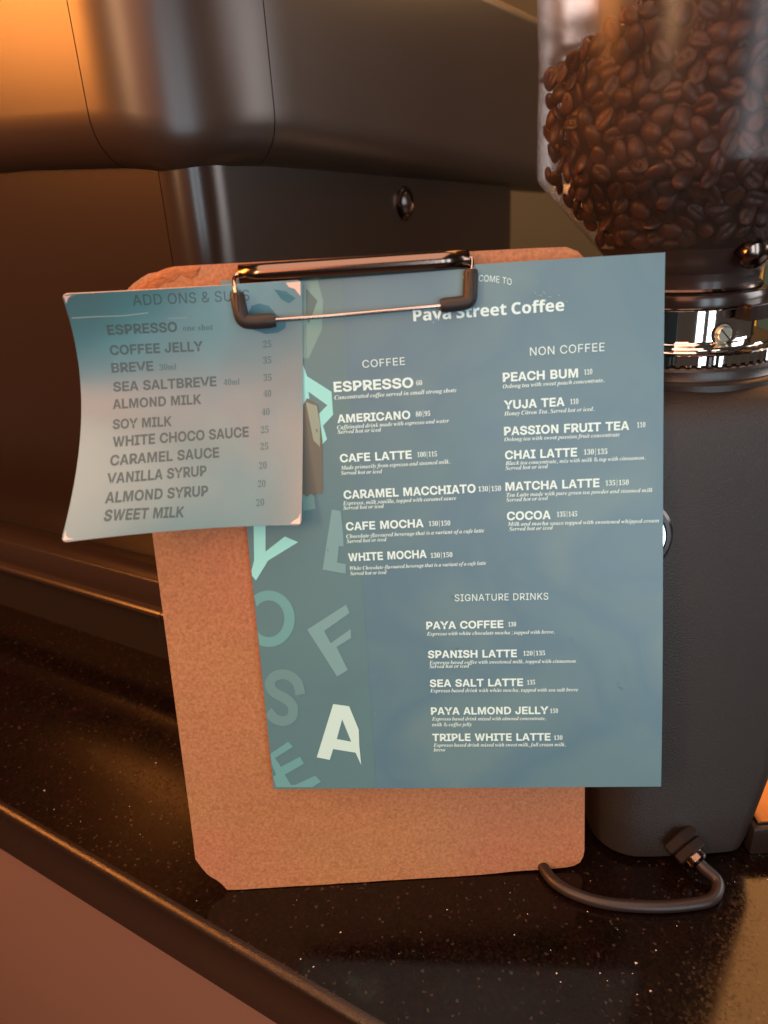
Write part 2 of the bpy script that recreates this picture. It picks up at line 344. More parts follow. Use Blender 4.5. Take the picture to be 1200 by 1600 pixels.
SHAPES = [
('pale_band','band',[(37.86, 1.11), (42.73, 0.59), (44.73, 11.35), (43.2, 23.74), (36.13, 36.01), (35.26, 35.95)],[]),
('pale_band','band',[(27.02, 1.27), (37.86, 1.11), (34.97, 35.94), (29.74, 35.63), (25.46, 18.5)],[]),
('dark_wedge','wedge',[(37.49, 5.44), (42.17, 11.2), (37.32, 21.43), (36.08, 22.48)],[]),
('pale_stripe','band',[(28.62, 76.45), (32.8, 76.68), (33.78, 105.69), (27.93, 106.33)],[]),
('letter','bright',[(32.64, 35.8), (34.89, 43.94), (45.44, 51.47), (45.4, 61.96), (40.39, 66.68), (41.75, 72.98), (37.77, 76.95), (32.58, 64.77), (30.46, 61.71)],[[(34.91, 50.86), (43.08, 57.44), (38.79, 61.29), (35.12, 55.53)]]),
('letter','bright',[(3.75, 109.88), (9.5, 110.16), (8.04, 125.44), (17.98, 118.44), (24.18, 121.5), (8.87, 129.99), (1.95, 139.82), (-1.15, 137.35), (-1.26, 134.6), (2.07, 129.69)],[]),
('letter','mid',[(-0.44, 147.92), (0.83, 147.04), (2.16, 146.33), (3.54, 145.77), (4.96, 145.4), (6.39, 145.2), (7.82, 145.18), (9.23, 145.33), (10.61, 145.67), (11.93, 146.18), (13.18, 146.85), (14.35, 147.69), (15.43, 148.67), (16.39, 149.79), (17.23, 151.03), (17.93, 152.39), (18.5, 153.83), (18.91, 155.35), (19.17, 156.93), (19.27, 158.54), (19.21, 160.17), (18.99, 161.8), (18.61, 163.4), (18.08, 164.97), (17.4, 166.47), (16.58, 167.89), (15.63, 169.21), (14.56, 170.41), (13.39, 171.49), (12.12, 172.41), (10.79, 173.18), (9.39, 173.79), (7.96, 174.21), (6.5, 174.45), (5.04, 174.51), (3.6, 174.38), (2.19, 174.07), (0.83, 173.58), (-0.46, 172.91), (-1.66, 172.07), (-2.76, 171.08), (-0.19, 165.67), (0.59, 166.82), (1.53, 167.78), (2.59, 168.53), (3.76, 169.04), (4.99, 169.3), (6.26, 169.31), (7.53, 169.06), (8.77, 168.56), (9.94, 167.83), (11.02, 166.88), (11.97, 165.74), (12.76, 164.45), (13.39, 163.03), (13.83, 161.53), (14.07, 159.98), (14.11, 158.43), (13.94, 156.92), (13.57, 155.48), (13.02, 154.15), (12.28, 152.97), (11.4, 151.97), (10.38, 151.18), (9.25, 150.61), (8.05, 150.27), (6.81, 150.19), (5.55, 150.35), (4.31, 150.77), (3.12, 151.42), (2.02, 152.28), (1.03, 153.35)],[]),
('letter','mid2',[(24.86, 166.0), (44.97, 153.8), (46.33, 158.16), (33.19, 167.02), (35.97, 173.5), (46.35, 166.43), (46.22, 171.11), (38.69, 175.59), (43.37, 187.91), (37.83, 191.29)],[]),
('letter','mid2',[(41.48, 106.36), (45.59, 107.24), (45.97, 119.26), (45.78, 124.67), (43.5, 124.27), (42.14, 132.45), (46.22, 133.43), (45.88, 138.22), (34.83, 135.64)],[]),
('letter','dim',[(21.18, 200.01), (21.08, 199.25), (20.98, 198.12), (20.83, 196.69), (20.59, 195.12), (20.19, 193.5), (19.56, 191.98), (18.7, 190.73), (17.74, 189.68), (16.68, 188.77), (15.55, 188.01), (14.38, 187.39), (13.14, 186.92), (11.81, 186.66), (10.46, 186.6), (9.13, 186.71), (7.85, 186.96), (6.63, 187.33), (5.47, 187.85), (4.37, 188.58), (3.42, 189.48), (2.63, 190.47), (1.99, 191.55), (1.5, 192.68), (1.18, 193.88), (1.07, 195.07), (1.15, 196.24), (1.41, 197.39), (1.84, 198.5), (2.43, 199.54), (3.22, 200.58), (4.26, 201.54), (5.44, 202.37), (6.64, 203.11), (7.78, 203.79), (8.73, 204.41), (9.45, 204.97), (10.05, 205.55), (10.61, 206.14), (11.04, 206.65), (11.34, 207.1), (11.53, 207.48), (11.63, 207.81), (11.68, 208.25), (11.66, 208.87), (11.56, 209.58), (11.41, 210.25), (11.22, 210.8), (11.07, 211.08), (10.94, 211.24), (10.67, 211.47), (10.28, 211.72), (9.82, 211.93), (9.36, 212.08), (8.98, 212.15), (8.62, 212.16), (8.17, 212.1), (7.66, 211.97), (7.12, 211.76), (6.6, 211.49), (6.16, 211.21), (5.73, 210.81), (5.2, 210.16), (4.61, 209.36), (4.05, 208.52), (3.55, 207.76), (3.16, 207.2), (-1.06, 210.75), (-0.72, 211.24), (-0.23, 211.99), (0.4, 212.93), (1.13, 213.94), (1.96, 214.93), (2.89, 215.79), (3.85, 216.43), (4.81, 216.93), (5.82, 217.32), (6.87, 217.59), (7.96, 217.73), (9.07, 217.7), (10.18, 217.49), (11.26, 217.14), (12.33, 216.63), (13.36, 215.97), (14.34, 215.11), (15.2, 214.02), (15.84, 212.8), (16.29, 211.54), (16.59, 210.24), (16.76, 208.92), (16.79, 207.59), (16.63, 206.27), (16.27, 205.04), (15.74, 203.96), (15.11, 203.01), (14.41, 202.18), (13.67, 201.41), (12.83, 200.61), (11.78, 199.77), (10.59, 199.0), (9.41, 198.29), (8.33, 197.64), (7.5, 197.06), (6.99, 196.59), (6.68, 196.17), (6.43, 195.73), (6.27, 195.34), (6.2, 194.99), (6.18, 194.7), (6.19, 194.48), (6.26, 194.22), (6.41, 193.87), (6.65, 193.47), (6.94, 193.1), (7.24, 192.81), (7.53, 192.62), (7.98, 192.42), (8.65, 192.22), (9.42, 192.06), (10.21, 192.0), (10.93, 192.02), (11.52, 192.14), (12.13, 192.37), (12.83, 192.74), (13.55, 193.23), (14.2, 193.79), (14.75, 194.39), (15.12, 194.91), (15.38, 195.55), (15.62, 196.56), (15.8, 197.78), (15.93, 199.05), (16.03, 200.22), (16.14, 201.09)],[]),
('letter','mid',[(-0.13, 233.2), (10.05, 226.52), (12.38, 229.39), (2.45, 235.76), (5.12, 240.74), (15.51, 235.12), (17.24, 239.15), (6.58, 245.38), (9.39, 251.46), (11.72, 251.24), (22.39, 246.11), (25.23, 249.61), (20.28, 252.82), (1.39, 252.68), (-1.08, 246.47), (2.08, 245.34), (-0.67, 238.94)],[]),
('letter','white',[(34.73, 206.06), (42.7, 207.44), (46.67, 220.4), (46.32, 228.76), (46.57, 240.28), (44.18, 233.23), (32.86, 231.04), (30.65, 237.13), (24.06, 235.57)],[[(38.67, 214.5), (42.36, 227.02), (35.12, 225.45)]]),
('tape','tape',[(32.08, 56.52), (34.08, 53.72), (38.84, 56.91), (39.58, 74.06), (38.06, 97.57), (36.76, 98.74), (35.32, 97.74), (33.67, 99.5), (32.25, 98.2), (30.31, 99.64), (28.6, 98.32), (27.31, 99.18), (29.22, 76.48)],[]),
('tape_flap','tapelight',[(33.35, 55.43), (38.21, 57.45), (39.04, 65.72), (38.21, 76.37), (35.47, 73.24)],[]),
('damp_stain','stain',[(75.61, 8.84), (79.01, 8.03), (83.18, 9.28), (86.45, 13.02), (90.94, 15.31), (90.29, 18.6), (86.81, 20.23), (81.37, 20.46), (75.74, 18.35), (73.06, 15.1), (74.06, 11.81)],[]),
('damp_stain','stain',[(85.68, 2.92), (90.97, 3.99), (95.13, 6.98), (92.25, 8.81), (88.9, 7.1)],[]),
('scuff_mark','card_scuff',[(1.09, 9.17), (10.56, 9.21), (22.01, 9.48), (31.76, 8.88), (31.71, 9.26), (22.2, 9.88), (10.45, 9.72), (0.95, 9.68)],[]),
('scuff_mark','card_scuff',[(39.38, 11.65), (47.47, 11.85), (47.45, 12.11), (39.35, 11.9)],[]),
('scuff_mark','card_scuff',[(15.46, 27.12), (15.44, 29.86), (15.69, 33.18), (15.42, 33.16), (14.91, 29.83)],[]),
('scuff_mark','scuff',[(139.66, 14.86), (141.07, 14.4), (140.84, 14.71), (139.48, 15.1)],[]),
('scuff_mark','scuff',[(141.93, 13.09), (143.05, 13.98), (142.82, 14.29), (141.76, 13.33)],[]),
('scuff_mark','scuff',[(144.15, 15.4), (145.84, 15.78), (145.61, 16.09), (143.98, 15.64)],[]),
('scuff_mark','scuff',[(146.95, 16.94), (147.8, 16.17), (147.57, 16.48), (146.78, 17.17)],[]),
('scuff_mark','scuff',[(138.28, 12.87), (139.11, 14.01), (138.88, 14.32), (138.11, 13.11)],[]),
('scuff_mark','scuff',[(148.66, 14.86), (149.5, 15.45), (149.27, 15.77), (148.49, 15.09)],[]),
('scuff_mark','scuff',[(152.0, 17.79), (152.85, 18.11), (152.62, 18.43), (151.83, 18.02)],[]),
('scuff_mark','scuff',[(142.44, 17.21), (143.85, 17.03), (143.62, 17.34), (142.26, 17.45)],[]),
('scuff_mark','scuff',[(141.08, 13.86), (141.62, 15.25), (141.39, 15.57), (140.91, 14.09)],[]),
('scuff_mark','scuff',[(55.46, 211.16), (56.08, 211.52), (55.8, 211.94), (55.25, 211.47)],[]),
('scuff_mark','scuff_dark',[(117.68, 32.62), (119.13, 31.86), (118.89, 32.24), (117.44, 32.88)],[]),
('scuff_mark','scuff_dark',[(96.9, 178.54), (98.8, 177.6), (98.54, 178.06), (96.64, 178.86)],[]),
('scuff_mark','scuff_dark',[(152.18, 175.04), (152.77, 175.71), (152.53, 176.15), (151.93, 175.36)],[]),
('scuff_mark','scuff_dark',[(153.98, 240.42), (154.93, 238.33), (154.67, 238.81), (153.73, 240.77)],[]),
('scuff_mark','scuff_dark',[(174.42, 199.89), (176.54, 201.27), (176.29, 201.72), (174.17, 200.22)],[]),
('scuff_mark','scuff_dark',[(174.12, 197.9), (174.72, 198.25), (174.48, 198.7), (173.87, 198.22)],[]),
('scuff_mark','scuff_dark',[(38.05, 125.66), (38.48, 126.16), (38.2, 126.59), (37.78, 125.97)],[]),
('scuff_mark','scuff_dark',[(95.87, 151.1), (97.96, 152.47), (97.69, 152.91), (95.61, 151.41)],[])]
GLYPHS = {
'b': {
'A': (480, '-2 -22 175 531 305 531 482 -22 360 -22 325 100 155 100 120 -22/183 195 297 195 240 400'),
'B': (456, '33 -27 33 536 242 536 278 534 311 527 341 515 367 499 388 479 404 455 416 430 423 403 425 374 422 338 411 308 394 283 372 264 348 250 342 248 342 284 348 283 378 268 405 246 426 217 437 192 443 165 445 136 443 107 436 79 424 53 406 29 383 9 356 -7 324 -18 287 -25 247 -27/152 84 244 84 276 86 298 92 312 101 321 111 326 123 328 137 326 154 319 170 308 183 293 194 273 201 247 204 152 204/152 312 237 312 259 315 276 321 290 330 300 341 306 355 309 372 307 387 302 399 294 409 282 417 265 422 239 425 152 425'),
'C': (510, '267 -34 220 -30 176 -18 136 2 100 29 70 63 45 103 27 149 17 199 13 254 17 309 27 359 45 405 70 445 100 479 136 507 176 527 220 539 267 543 295 541 322 537 349 530 374 520 397 508 419 492 439 475 456 454 471 432 484 408 493 381 507 321 388 321 376 363 367 380 355 394 341 406 325 416 307 423 288 427 268 429 242 426 219 420 198 409 179 395 163 376 149 352 139 324 133 292 130 254 133 217 139 184 150 156 163 133 180 114 198 99 219 89 242 82 268 80 288 81 307 86 325 93 341 102 355 115 367 129 376 146 388 187 507 187 493 128 484 101 471 77 456 55 439 35 419 17 397 1 374 -11 349 -21 323 -28 296 -32'),
'D': (502, '220 -27 69 -27 69 84 214 84 250 86 280 93 304 104 325 119 341 138 354 160 364 188 370 219 372 255 370 291 364 322 355 349 342 372 325 390 306 405 282 416 254 422 220 425 66 425 66 536 226 536 277 532 324 521 366 502 403 475 434 442 458 403 475 358 485 309 489 255 485 201 475 152 458 107 433 67 402 34 364 7 320 -12 272 -23/152 536 152 -27 33 -27 33 536'),
'E': (419, '33 -27 33 536 399 536 399 425 152 425 152 313 382 313 382 202 152 202 152 84 402 84 402 -27'),
'F': (410, '33 -27 33 536 396 536 396 425 152 425 152 305 373 305 373 194 152 194 152 -27'),
'G': (520, '269 -34 221 -30 176 -18 135 2 99 29 69 63 45 104 27 149 17 200 13 254 17 309 27 359 45 405 69 445 99 479 134 507 175 527 218 539 264 543 294 541 322 537 349 529 375 519 398 506 420 490 440 472 457 452 472 430 485 406 494 381 509 322 389 322 374 361 365 378 353 393 339 406 324 415 307 423 287 427 266 429 241 427 219 420 198 410 179 395 163 376 149 352 139 324 133 292 130 254 133 217 139 184 150 156 163 133 180 114 199 99 220 89 243 82 269 80 292 82 313 87 332 95 348 106 361 120 372 136 381 156 386 178 390 234 445 198 256 172 256 283 505 283 505 199 502 156 492 115 474 77 451 45 423 17 390 -5 352 -21 312 -31'),
'H': (517, '33 -27 33 536 152 536 152 316 365 316 365 536 484 536 484 -27 365 -27 365 205 152 205 152 -27'),
'I': (300, '4 -27 4 84 91 84 91 425 4 425 4 536 296 536 296 425 210 425 210 84 296 84 296 -27'),
'J': (396, '185 -34 137 -29 94 -13 57 13 28 50 11 94 6 144 6 200 125 200 125 147 127 122 133 105 141 93 153 84 167 79 185 77 203 79 217 84 228 93 237 105 243 122 245 147 245 536 363 536 363 144 358 94 341 50 313 13 276 -13 233 -29'),
'L': (393, '33 -27 33 536 152 536 152 84 388 84 388 -27'),
'K': (467, '88 104 77 225 118 278 154 321 192 362 352 536 492 528 242 248 238 248/33 -27 33 536 152 536 152 334 151 225 152 194 152 -27/358 -27 154 260 229 354 497 -25'),
'M': (628, '45 -22 45 531 205 531 314 190 423 531 583 531 583 -22 470 -22 470 370 355 -22 273 -22 158 370 158 -22'),
'N': (523, '52 -22 52 531 170 531 358 190 358 531 472 531 472 -22 355 -22 166 320 166 -22'),
'O': (533, '267 -34 220 -30 176 -18 136 2 100 29 70 63 46 103 27 149 17 199 13 254 17 309 27 359 46 405 70 445 100 479 136 507 176 527 220 539 267 543 314 539 358 527 398 507 434 479 464 445 488 405 506 359 517 309 520 254 517 199 506 149 488 103 464 63 434 29 398 2 358 -18 314 -30/267 80 291 82 314 88 335 99 354 113 370 132 384 156 394 184 401 216 403 254 401 292 394 325 384 353 370 376 354 395 335 410 314 420 291 427 267 429 242 427 220 420 199 410 180 395 164 376 150 353 139 325 133 292 130 254 133 216 139 184 150 156 164 133 180 114 199 99 220 89 242 82'),
'P': (445, '33 -27 33 536 236 536 276 533 313 525 345 511 373 492 396 469 414 442 426 413 433 381 436 348 433 314 426 283 414 253 396 226 373 202 345 183 313 169 276 161 236 159 82 159 82 269 232 269 254 271 271 274 283 280 299 291 309 306 315 325 317 348 315 370 309 389 299 403 283 415 271 420 254 424 231 425 152 425 152 -27'),
'R': (449, '33 -27 33 536 237 536 276 533 313 526 346 513 373 495 396 472 414 446 427 417 434 385 436 352 434 319 427 287 414 258 396 232 373 210 345 193 313 180 276 173 237 171 69 171 69 282 233 282 255 283 273 286 285 291 300 301 310 313 316 330 318 352 316 374 310 392 300 405 285 416 272 420 254 424 232 425 152 425 152 -27/337 -27 185 256 319 256 473 -27'),
'S': (447, '224 -36 185 -34 149 -27 117 -16 87 0 62 20 42 45 26 72 16 102 7 164 126 164 136 120 145 105 158 93 176 84 198 78 224 76 243 77 260 80 275 85 294 96 308 108 316 123 318 139 316 152 311 162 300 171 284 180 263 189 237 196 176 214 134 228 98 246 67 270 44 299 29 334 25 372 28 405 37 436 53 463 73 487 98 507 126 522 158 534 191 540 227 543 263 540 296 534 327 522 355 507 379 487 399 464 414 438 424 409 431 351 316 351 306 391 299 404 287 415 270 424 249 429 225 431 199 429 178 423 162 413 151 402 145 390 142 376 145 362 151 352 163 342 181 333 200 325 220 319 272 305 322 289 349 276 375 259 399 238 418 211 428 189 434 165 435 138 433 107 424 77 409 49 389 24 364 3 335 -14 301 -26 264 -34'),
'T': (449, '5 425 5 536 444 536 444 425 284 425 284 -27 166 -27 166 425'),
'U': (517, '259 -35 217 -32 177 -24 141 -9 110 12 83 36 61 66 46 99 36 135 33 172 33 536 151 536 151 179 153 159 157 142 164 126 174 113 186 101 200 92 217 85 236 80 259 79 281 80 301 85 318 92 332 101 344 113 353 126 360 142 364 159 366 179 366 536 484 536 484 172 481 135 472 99 456 66 434 37 408 12 376 -9 340 -24 301 -32'),
'V': (480, '185 -27 -22 536 103 536 218 215 241 146 284 4 198 4 241 146 264 215 375 536 502 536 297 -27'),
'W': (686, '10 531 130 531 215 150 290 531 396 531 471 150 556 531 676 531 535 -22 415 -22 343 330 271 -22 151 -22'),
'X': (474, '-31 -26 228 319 228 202 -20 535 118 536 200 416 227 376 247 342 289 265 187 265 229 342 249 376 276 416 359 536 495 534 248 205 248 321 505 -26 368 -27 270 114 246 151 226 182 185 258 290 258 249 183 229 151 204 114 106 -27'),
'Y': (472, '176 -27 176 201 -32 536 106 536 215 358 246 305 256 286 265 264 289 203 184 203 208 264 218 286 227 306 257 358 366 536 504 536 295 201 295 -27'),
},
'r': {
'A': (480, '16 0 201 509 276 509 463 0 395 0 287 302 264 372 232 478 245 478 213 371 191 302 85 0/110 142 110 199 370 199 370 142'),
'D': (502, '219 0 96 0 96 57 215 57 254 60 288 68 318 81 343 99 363 122 379 149 390 181 397 216 399 255 397 294 390 329 379 361 364 388 344 410 320 428 291 441 258 449 221 452 93 452 93 509 225 509 273 505 315 495 353 478 385 455 412 426 433 391 449 351 458 306 462 255 458 205 449 159 433 119 411 83 384 54 351 31 312 14 268 3/125 509 125 0 60 0 60 509'),
'O': (533, '267 -7 225 -3 186 7 150 25 119 49 92 79 70 115 53 157 44 203 40 254 44 305 53 352 70 393 92 429 119 459 150 484 186 501 225 512 267 516 309 512 348 501 384 484 415 459 442 429 464 393 480 352 490 305 493 254 490 203 480 157 464 115 442 79 415 49 384 25 348 7 309 -3/267 53 296 55 324 63 349 76 372 94 392 116 408 144 420 176 428 213 430 254 428 295 420 332 408 365 392 392 372 415 349 433 324 446 296 453 267 456 237 453 210 445 184 433 161 415 142 392 125 364 113 332 106 295 103 254 106 213 113 176 125 144 142 117 161 94 184 76 210 63 237 55'),
'N': (523, '60 0 60 509 136 509 343 183 363 151 388 107 414 55 405 54 401 108 399 157 399 195 399 509 463 509 463 0 387 0 202 290 177 331 148 381 108 452 119 454 122 384 124 328 125 291 125 0'),
'S': (447, '224 -9 188 -7 156 -1 128 9 102 23 81 40 64 60 51 83 42 109 38 137 104 137 110 110 123 88 142 71 166 59 194 52 224 49 246 50 267 54 286 60 311 74 329 92 341 114 346 139 342 161 332 179 316 193 296 205 272 214 245 222 184 239 145 253 112 269 86 289 67 313 56 341 52 372 54 400 62 425 75 448 92 468 113 484 138 498 165 508 195 514 227 516 259 514 289 508 316 498 340 484 360 468 377 449 390 427 398 403 401 378 337 378 332 402 320 421 302 437 280 449 254 456 225 459 194 456 167 448 145 435 129 418 118 398 115 376 119 352 131 334 148 319 169 308 191 300 212 293 264 279 312 264 336 252 359 238 379 220 395 198 402 180 407 161 408 139 406 112 399 87 386 64 370 43 349 25 323 11 294 0 261 -7'),
'&': (448, '197 -7 165 -5 136 1 110 12 88 26 69 42 54 62 43 84 36 108 34 133 37 163 47 189 63 213 85 235 101 249 120 264 140 279 216 335 237 352 246 363 255 375 260 389 262 405 258 427 245 445 226 457 201 461 184 459 168 453 155 444 145 431 139 416 137 399 139 380 145 363 155 346 169 327 204 284 438 0 364 0 171 231 121 293 108 310 96 327 87 344 78 370 75 398 77 420 82 440 91 458 109 481 134 499 154 507 176 512 200 513 224 512 246 507 266 499 290 482 308 459 320 433 324 404 322 382 315 362 305 342 291 325 275 308 256 293 154 217 135 202 121 188 110 174 100 154 97 131 100 108 109 87 124 70 143 57 166 49 193 46 223 50 251 59 269 69 286 81 301 95 315 112 327 131 336 151 343 174 348 198 349 224 408 224 406 194 403 167 397 144 385 115 371 92 345 62 333 47 315 30 294 17 271 7 246 -1 221 -5'),
'U': (517, '259 -8 220 -6 186 2 154 15 126 33 103 55 85 80 71 108 63 140 60 173 60 509 124 509 124 178 126 155 132 133 141 113 153 95 169 80 187 68 208 59 232 53 259 52 285 53 309 59 331 68 349 80 364 95 377 113 385 133 391 155 393 178 393 509 457 509 457 173 454 140 446 108 433 80 414 55 391 33 363 15 332 2 297 -6'),
'C': (510, '267 -7 225 -3 186 7 150 25 119 49 92 79 70 115 53 157 44 203 40 254 44 305 53 352 70 393 92 429 119 459 150 484 186 501 225 512 267 516 293 514 317 511 340 504 362 496 383 485 402 471 419 456 435 438 448 418 459 397 467 373 473 348 408 348 401 373 389 395 375 413 357 428 337 440 315 449 292 454 267 456 237 453 209 445 184 432 161 414 141 391 125 364 113 332 106 295 103 254 106 213 113 177 125 145 141 117 161 94 184 76 210 63 237 56 267 53 292 55 315 60 337 69 357 81 375 96 389 114 401 136 408 160 473 160 467 135 459 112 448 91 435 71 420 53 402 38 383 24 363 13 341 5 317 -2 293 -6'),
'F': (410, '60 0 60 509 369 509 369 452 125 452 125 278 346 278 346 221 125 221 125 0'),
'E': (419, '60 0 60 509 372 509 372 452 125 452 125 286 355 286 355 229 125 229 125 57 375 57 375 0'),
'I': (300, '31 0 31 57 118 57 118 452 31 452 31 509 269 509 269 452 183 452 183 57 269 57 269 0'),
'G': (520, '269 -7 225 -3 185 7 149 25 118 49 91 79 69 116 53 157 43 203 40 254 43 305 53 352 69 393 91 429 117 459 149 484 184 501 223 512 265 516 291 514 316 510 340 504 363 494 384 483 403 469 421 453 436 436 449 416 460 395 468 373 474 349 408 349 399 372 387 393 373 411 356 427 337 439 315 448 291 454 265 456 236 453 209 445 183 432 160 414 141 392 125 364 113 332 106 295 103 254 106 213 113 177 125 145 141 117 161 95 184 76 210 63 238 56 269 53 296 55 322 61 345 71 365 85 382 102 396 123 407 147 413 173 415 202 434 199 283 199 283 256 478 256 478 200 475 160 466 124 451 91 431 62 406 38 377 19 344 5 308 -4'),
'T': (449, '32 452 32 509 417 509 417 452 257 452 257 0 193 0 193 452'),
'R': (449, '60 0 60 509 236 509 273 506 305 500 333 489 356 473 376 455 390 433 401 408 407 381 409 352 407 323 401 296 390 271 376 250 356 232 333 217 305 206 273 200 236 198 96 198 96 255 234 255 258 256 280 260 298 267 319 281 334 300 342 324 345 352 342 380 334 405 319 425 298 440 279 446 258 451 233 452 125 452 125 0/353 0 230 229 303 229 428 0'),
'K': (467, '104 145 104 216 139 261 174 303 212 344 364 509 448 509 231 276 228 276/60 0 60 509 125 509 125 334 124 225 125 193 125 0/372 0 188 259 228 309 449 0'),
'W': (686, '155 0 16 509 82 509 163 196 175 145 187 94 197 40 189 40 200 94 211 145 224 196 306 509 380 509 462 196 474 145 486 94 497 40 488 40 499 94 510 145 523 196 603 509 670 509 530 0 455 0 368 323 351 391 336 475 350 475 335 395 318 323 230 0'),
'L': (393, '60 0 60 509 125 509 125 57 361 57 361 0'),
'M': (628, '60 0 60 509 152 509 277 187 287 159 299 123 311 84 322 49 307 49 318 83 330 121 342 158 352 187 476 509 568 509 568 0 504 0 504 291 504 327 505 369 506 413 507 457 513 457 498 409 482 363 467 322 456 291 342 0 286 0 170 291 159 321 145 361 129 408 112 457 119 457 120 416 121 372 122 328 122 291 122 0'),
'B': (456, '60 0 60 509 241 509 274 507 304 501 329 491 350 477 367 461 381 442 390 421 396 398 398 374 395 344 387 320 373 301 356 286 336 275 315 267 315 262 339 257 363 245 385 227 402 203 411 184 416 161 418 136 416 111 410 88 400 67 386 48 368 31 344 18 317 8 284 2 247 0/125 57 245 57 281 60 309 67 330 80 344 96 353 115 355 137 352 161 342 184 327 203 306 218 279 228 248 231 125 231/125 285 238 285 265 288 288 296 308 309 323 326 333 348 336 372 333 393 326 412 313 429 294 442 270 449 240 452 125 452'),
},
'l': {
'P': (422, '54 -6 54 486 214 486 271 481 317 467 353 444 378 413 393 374 398 330 396 302 390 275 379 249 365 225 344 204 319 187 287 175 250 167 206 165 168 165 168 -6/168 260 195 260 221 262 243 267 260 276 273 288 280 305 283 326 274 362 250 383 208 390 168 390'),
'a': (406, '142 -13 110 -9 81 1 56 17 37 41 26 72 22 110 27 147 41 177 66 201 99 217 141 228 192 232 250 234 250 244 246 267 237 282 221 291 199 294 173 292 148 287 123 278 92 266 54 344 81 356 103 364 127 371 151 376 177 379 203 380 249 376 288 365 320 347 343 320 357 286 361 245 361 -6 281 -6 262 44 266 44 252 28 234 13 216 1 196 -7 171 -11/179 73 207 77 230 90 245 111 250 140 250 164 217 163 189 160 168 155 154 147 141 130 137 109 140 92 148 81 162 75'),
'y': (382, '74 -167 44 -165 17 -161 17 -70 41 -73 62 -75 88 -70 108 -57 123 -37 134 -13 139 2 -9 373 114 373 184 162 193 131 196 103 188 103 193 131 201 162 270 373 391 373 233 -49 216 -85 195 -114 170 -138 141 -154 109 -164'),
'S': (370, '167 -13 117 -9 71 0 25 18 25 126 56 113 80 104 104 95 127 89 151 85 174 83 205 87 224 96 234 110 238 128 232 149 213 167 195 178 173 190 148 201 111 220 92 233 73 249 56 268 42 291 33 318 30 350 35 391 51 426 76 455 110 476 151 488 199 492 224 491 248 488 272 483 295 477 319 468 349 456 312 366 285 376 265 383 248 388 222 394 196 396 172 392 155 384 145 370 142 353 147 333 162 318 179 307 201 295 229 282 253 271 274 258 293 245 317 224 334 199 343 180 348 158 349 133 344 92 328 56 301 27 265 5 220 -8'),
't': (291, '178 -13 146 -10 117 -1 92 14 73 38 64 59 59 85 57 115 57 285 9 285 9 337 66 371 95 451 169 451 169 373 272 373 272 285 169 285 169 115 172 99 179 88 191 82 207 79 223 80 238 82 276 92 276 6 254 -2 231 -8 206 -11'),
'r': (305, '46 -6 46 373 133 373 148 311 145 311 155 327 170 343 189 358 209 370 232 377 257 379 275 379 297 376 289 270 269 273 254 274 230 272 207 265 187 254 172 238 162 216 158 186 158 -6'),
'e': (397, '218 -13 182 -10 149 -3 118 8 91 25 68 47 49 73 35 104 27 140 24 181 27 222 34 259 47 290 64 318 85 340 110 357 138 370 170 377 204 379 252 374 293 360 328 334 354 300 369 257 374 207 374 152 138 152 141 134 149 113 161 96 178 84 198 76 223 74 246 75 267 77 286 81 305 86 325 93 353 106 353 16 331 6 312 -1 292 -6 270 -10 245 -12/141 231 267 231 264 254 252 276 233 291 204 296 180 292 160 279 150 266 143 248'),
'C': (428, '254 -13 207 -9 165 1 129 19 99 43 75 72 56 107 43 147 36 191 33 239 36 286 45 330 60 370 80 405 107 435 138 460 175 478 217 489 264 492 288 491 313 488 337 483 361 476 384 468 412 456 375 362 342 376 316 386 289 393 264 396 230 391 202 377 180 354 163 323 153 284 150 238 153 192 162 154 177 123 199 102 227 88 264 84 293 86 321 90 341 95 362 102 392 112 392 14 367 5 346 -2 325 -7 303 -10 280 -12'),
'o': (416, '207 -13 173 -10 142 -3 113 10 87 28 65 50 48 77 35 109 27 144 24 184 30 241 46 290 74 329 111 357 156 374 209 379 243 377 274 369 303 356 329 339 350 317 368 290 381 259 389 223 392 184 386 126 370 78 342 39 305 10 259 -7/208 80 230 83 248 91 261 105 270 125 275 152 277 184 275 216 270 243 261 262 248 276 230 284 208 287 185 284 168 276 155 262 146 243 140 216 138 184 140 152 146 125 155 105 168 91 186 83'),
'f': (260, '63 -6 63 285 7 285 7 344 63 370 63 394 64 423 70 449 79 470 100 493 127 509 149 515 172 519 198 520 227 519 253 515 275 510 298 502 268 418 239 426 225 428 209 428 193 426 183 418 177 406 175 389 175 373 261 373 261 285 175 285 175 -6'),
},
'i': {
'a': (336, '53 -9 24 -3 1 14 -14 40 -19 73 -15 109 -5 147 11 184 32 220 57 251 84 276 126 301 165 310 198 299 214 265 225 303 297 303 241 108 232 74 228 56 231 44 238 40 259 52 285 87 300 78 248 13 197 -9 166 2 155 34 157 52 162 75 137 38 111 12 84 -4/93 41 108 45 124 56 139 73 152 95 165 120 176 147 186 175 192 202 197 227 198 248 192 272 172 281 157 276 141 264 125 244 109 219 95 190 83 159 70 115 66 97 65 81 72 51'),
'b': (322, '77 -9 55 -8 34 -3 16 4 1 12 -8 21 -11 31 -10 40 -7 52 83 375 89 398 91 412 89 422 84 429 74 432 59 433 48 433 48 451 115 458 189 470 129 255 171 296 218 310 247 304 271 286 286 258 291 221 287 185 276 148 259 111 237 77 210 47 179 23 130 -1/91 15 109 18 127 29 144 45 159 65 173 89 185 116 196 143 203 171 208 198 210 223 207 240 201 253 191 261 179 263 154 256 134 232 124 215 115 193 97 138 77 69 72 48 70 33 75 19'),
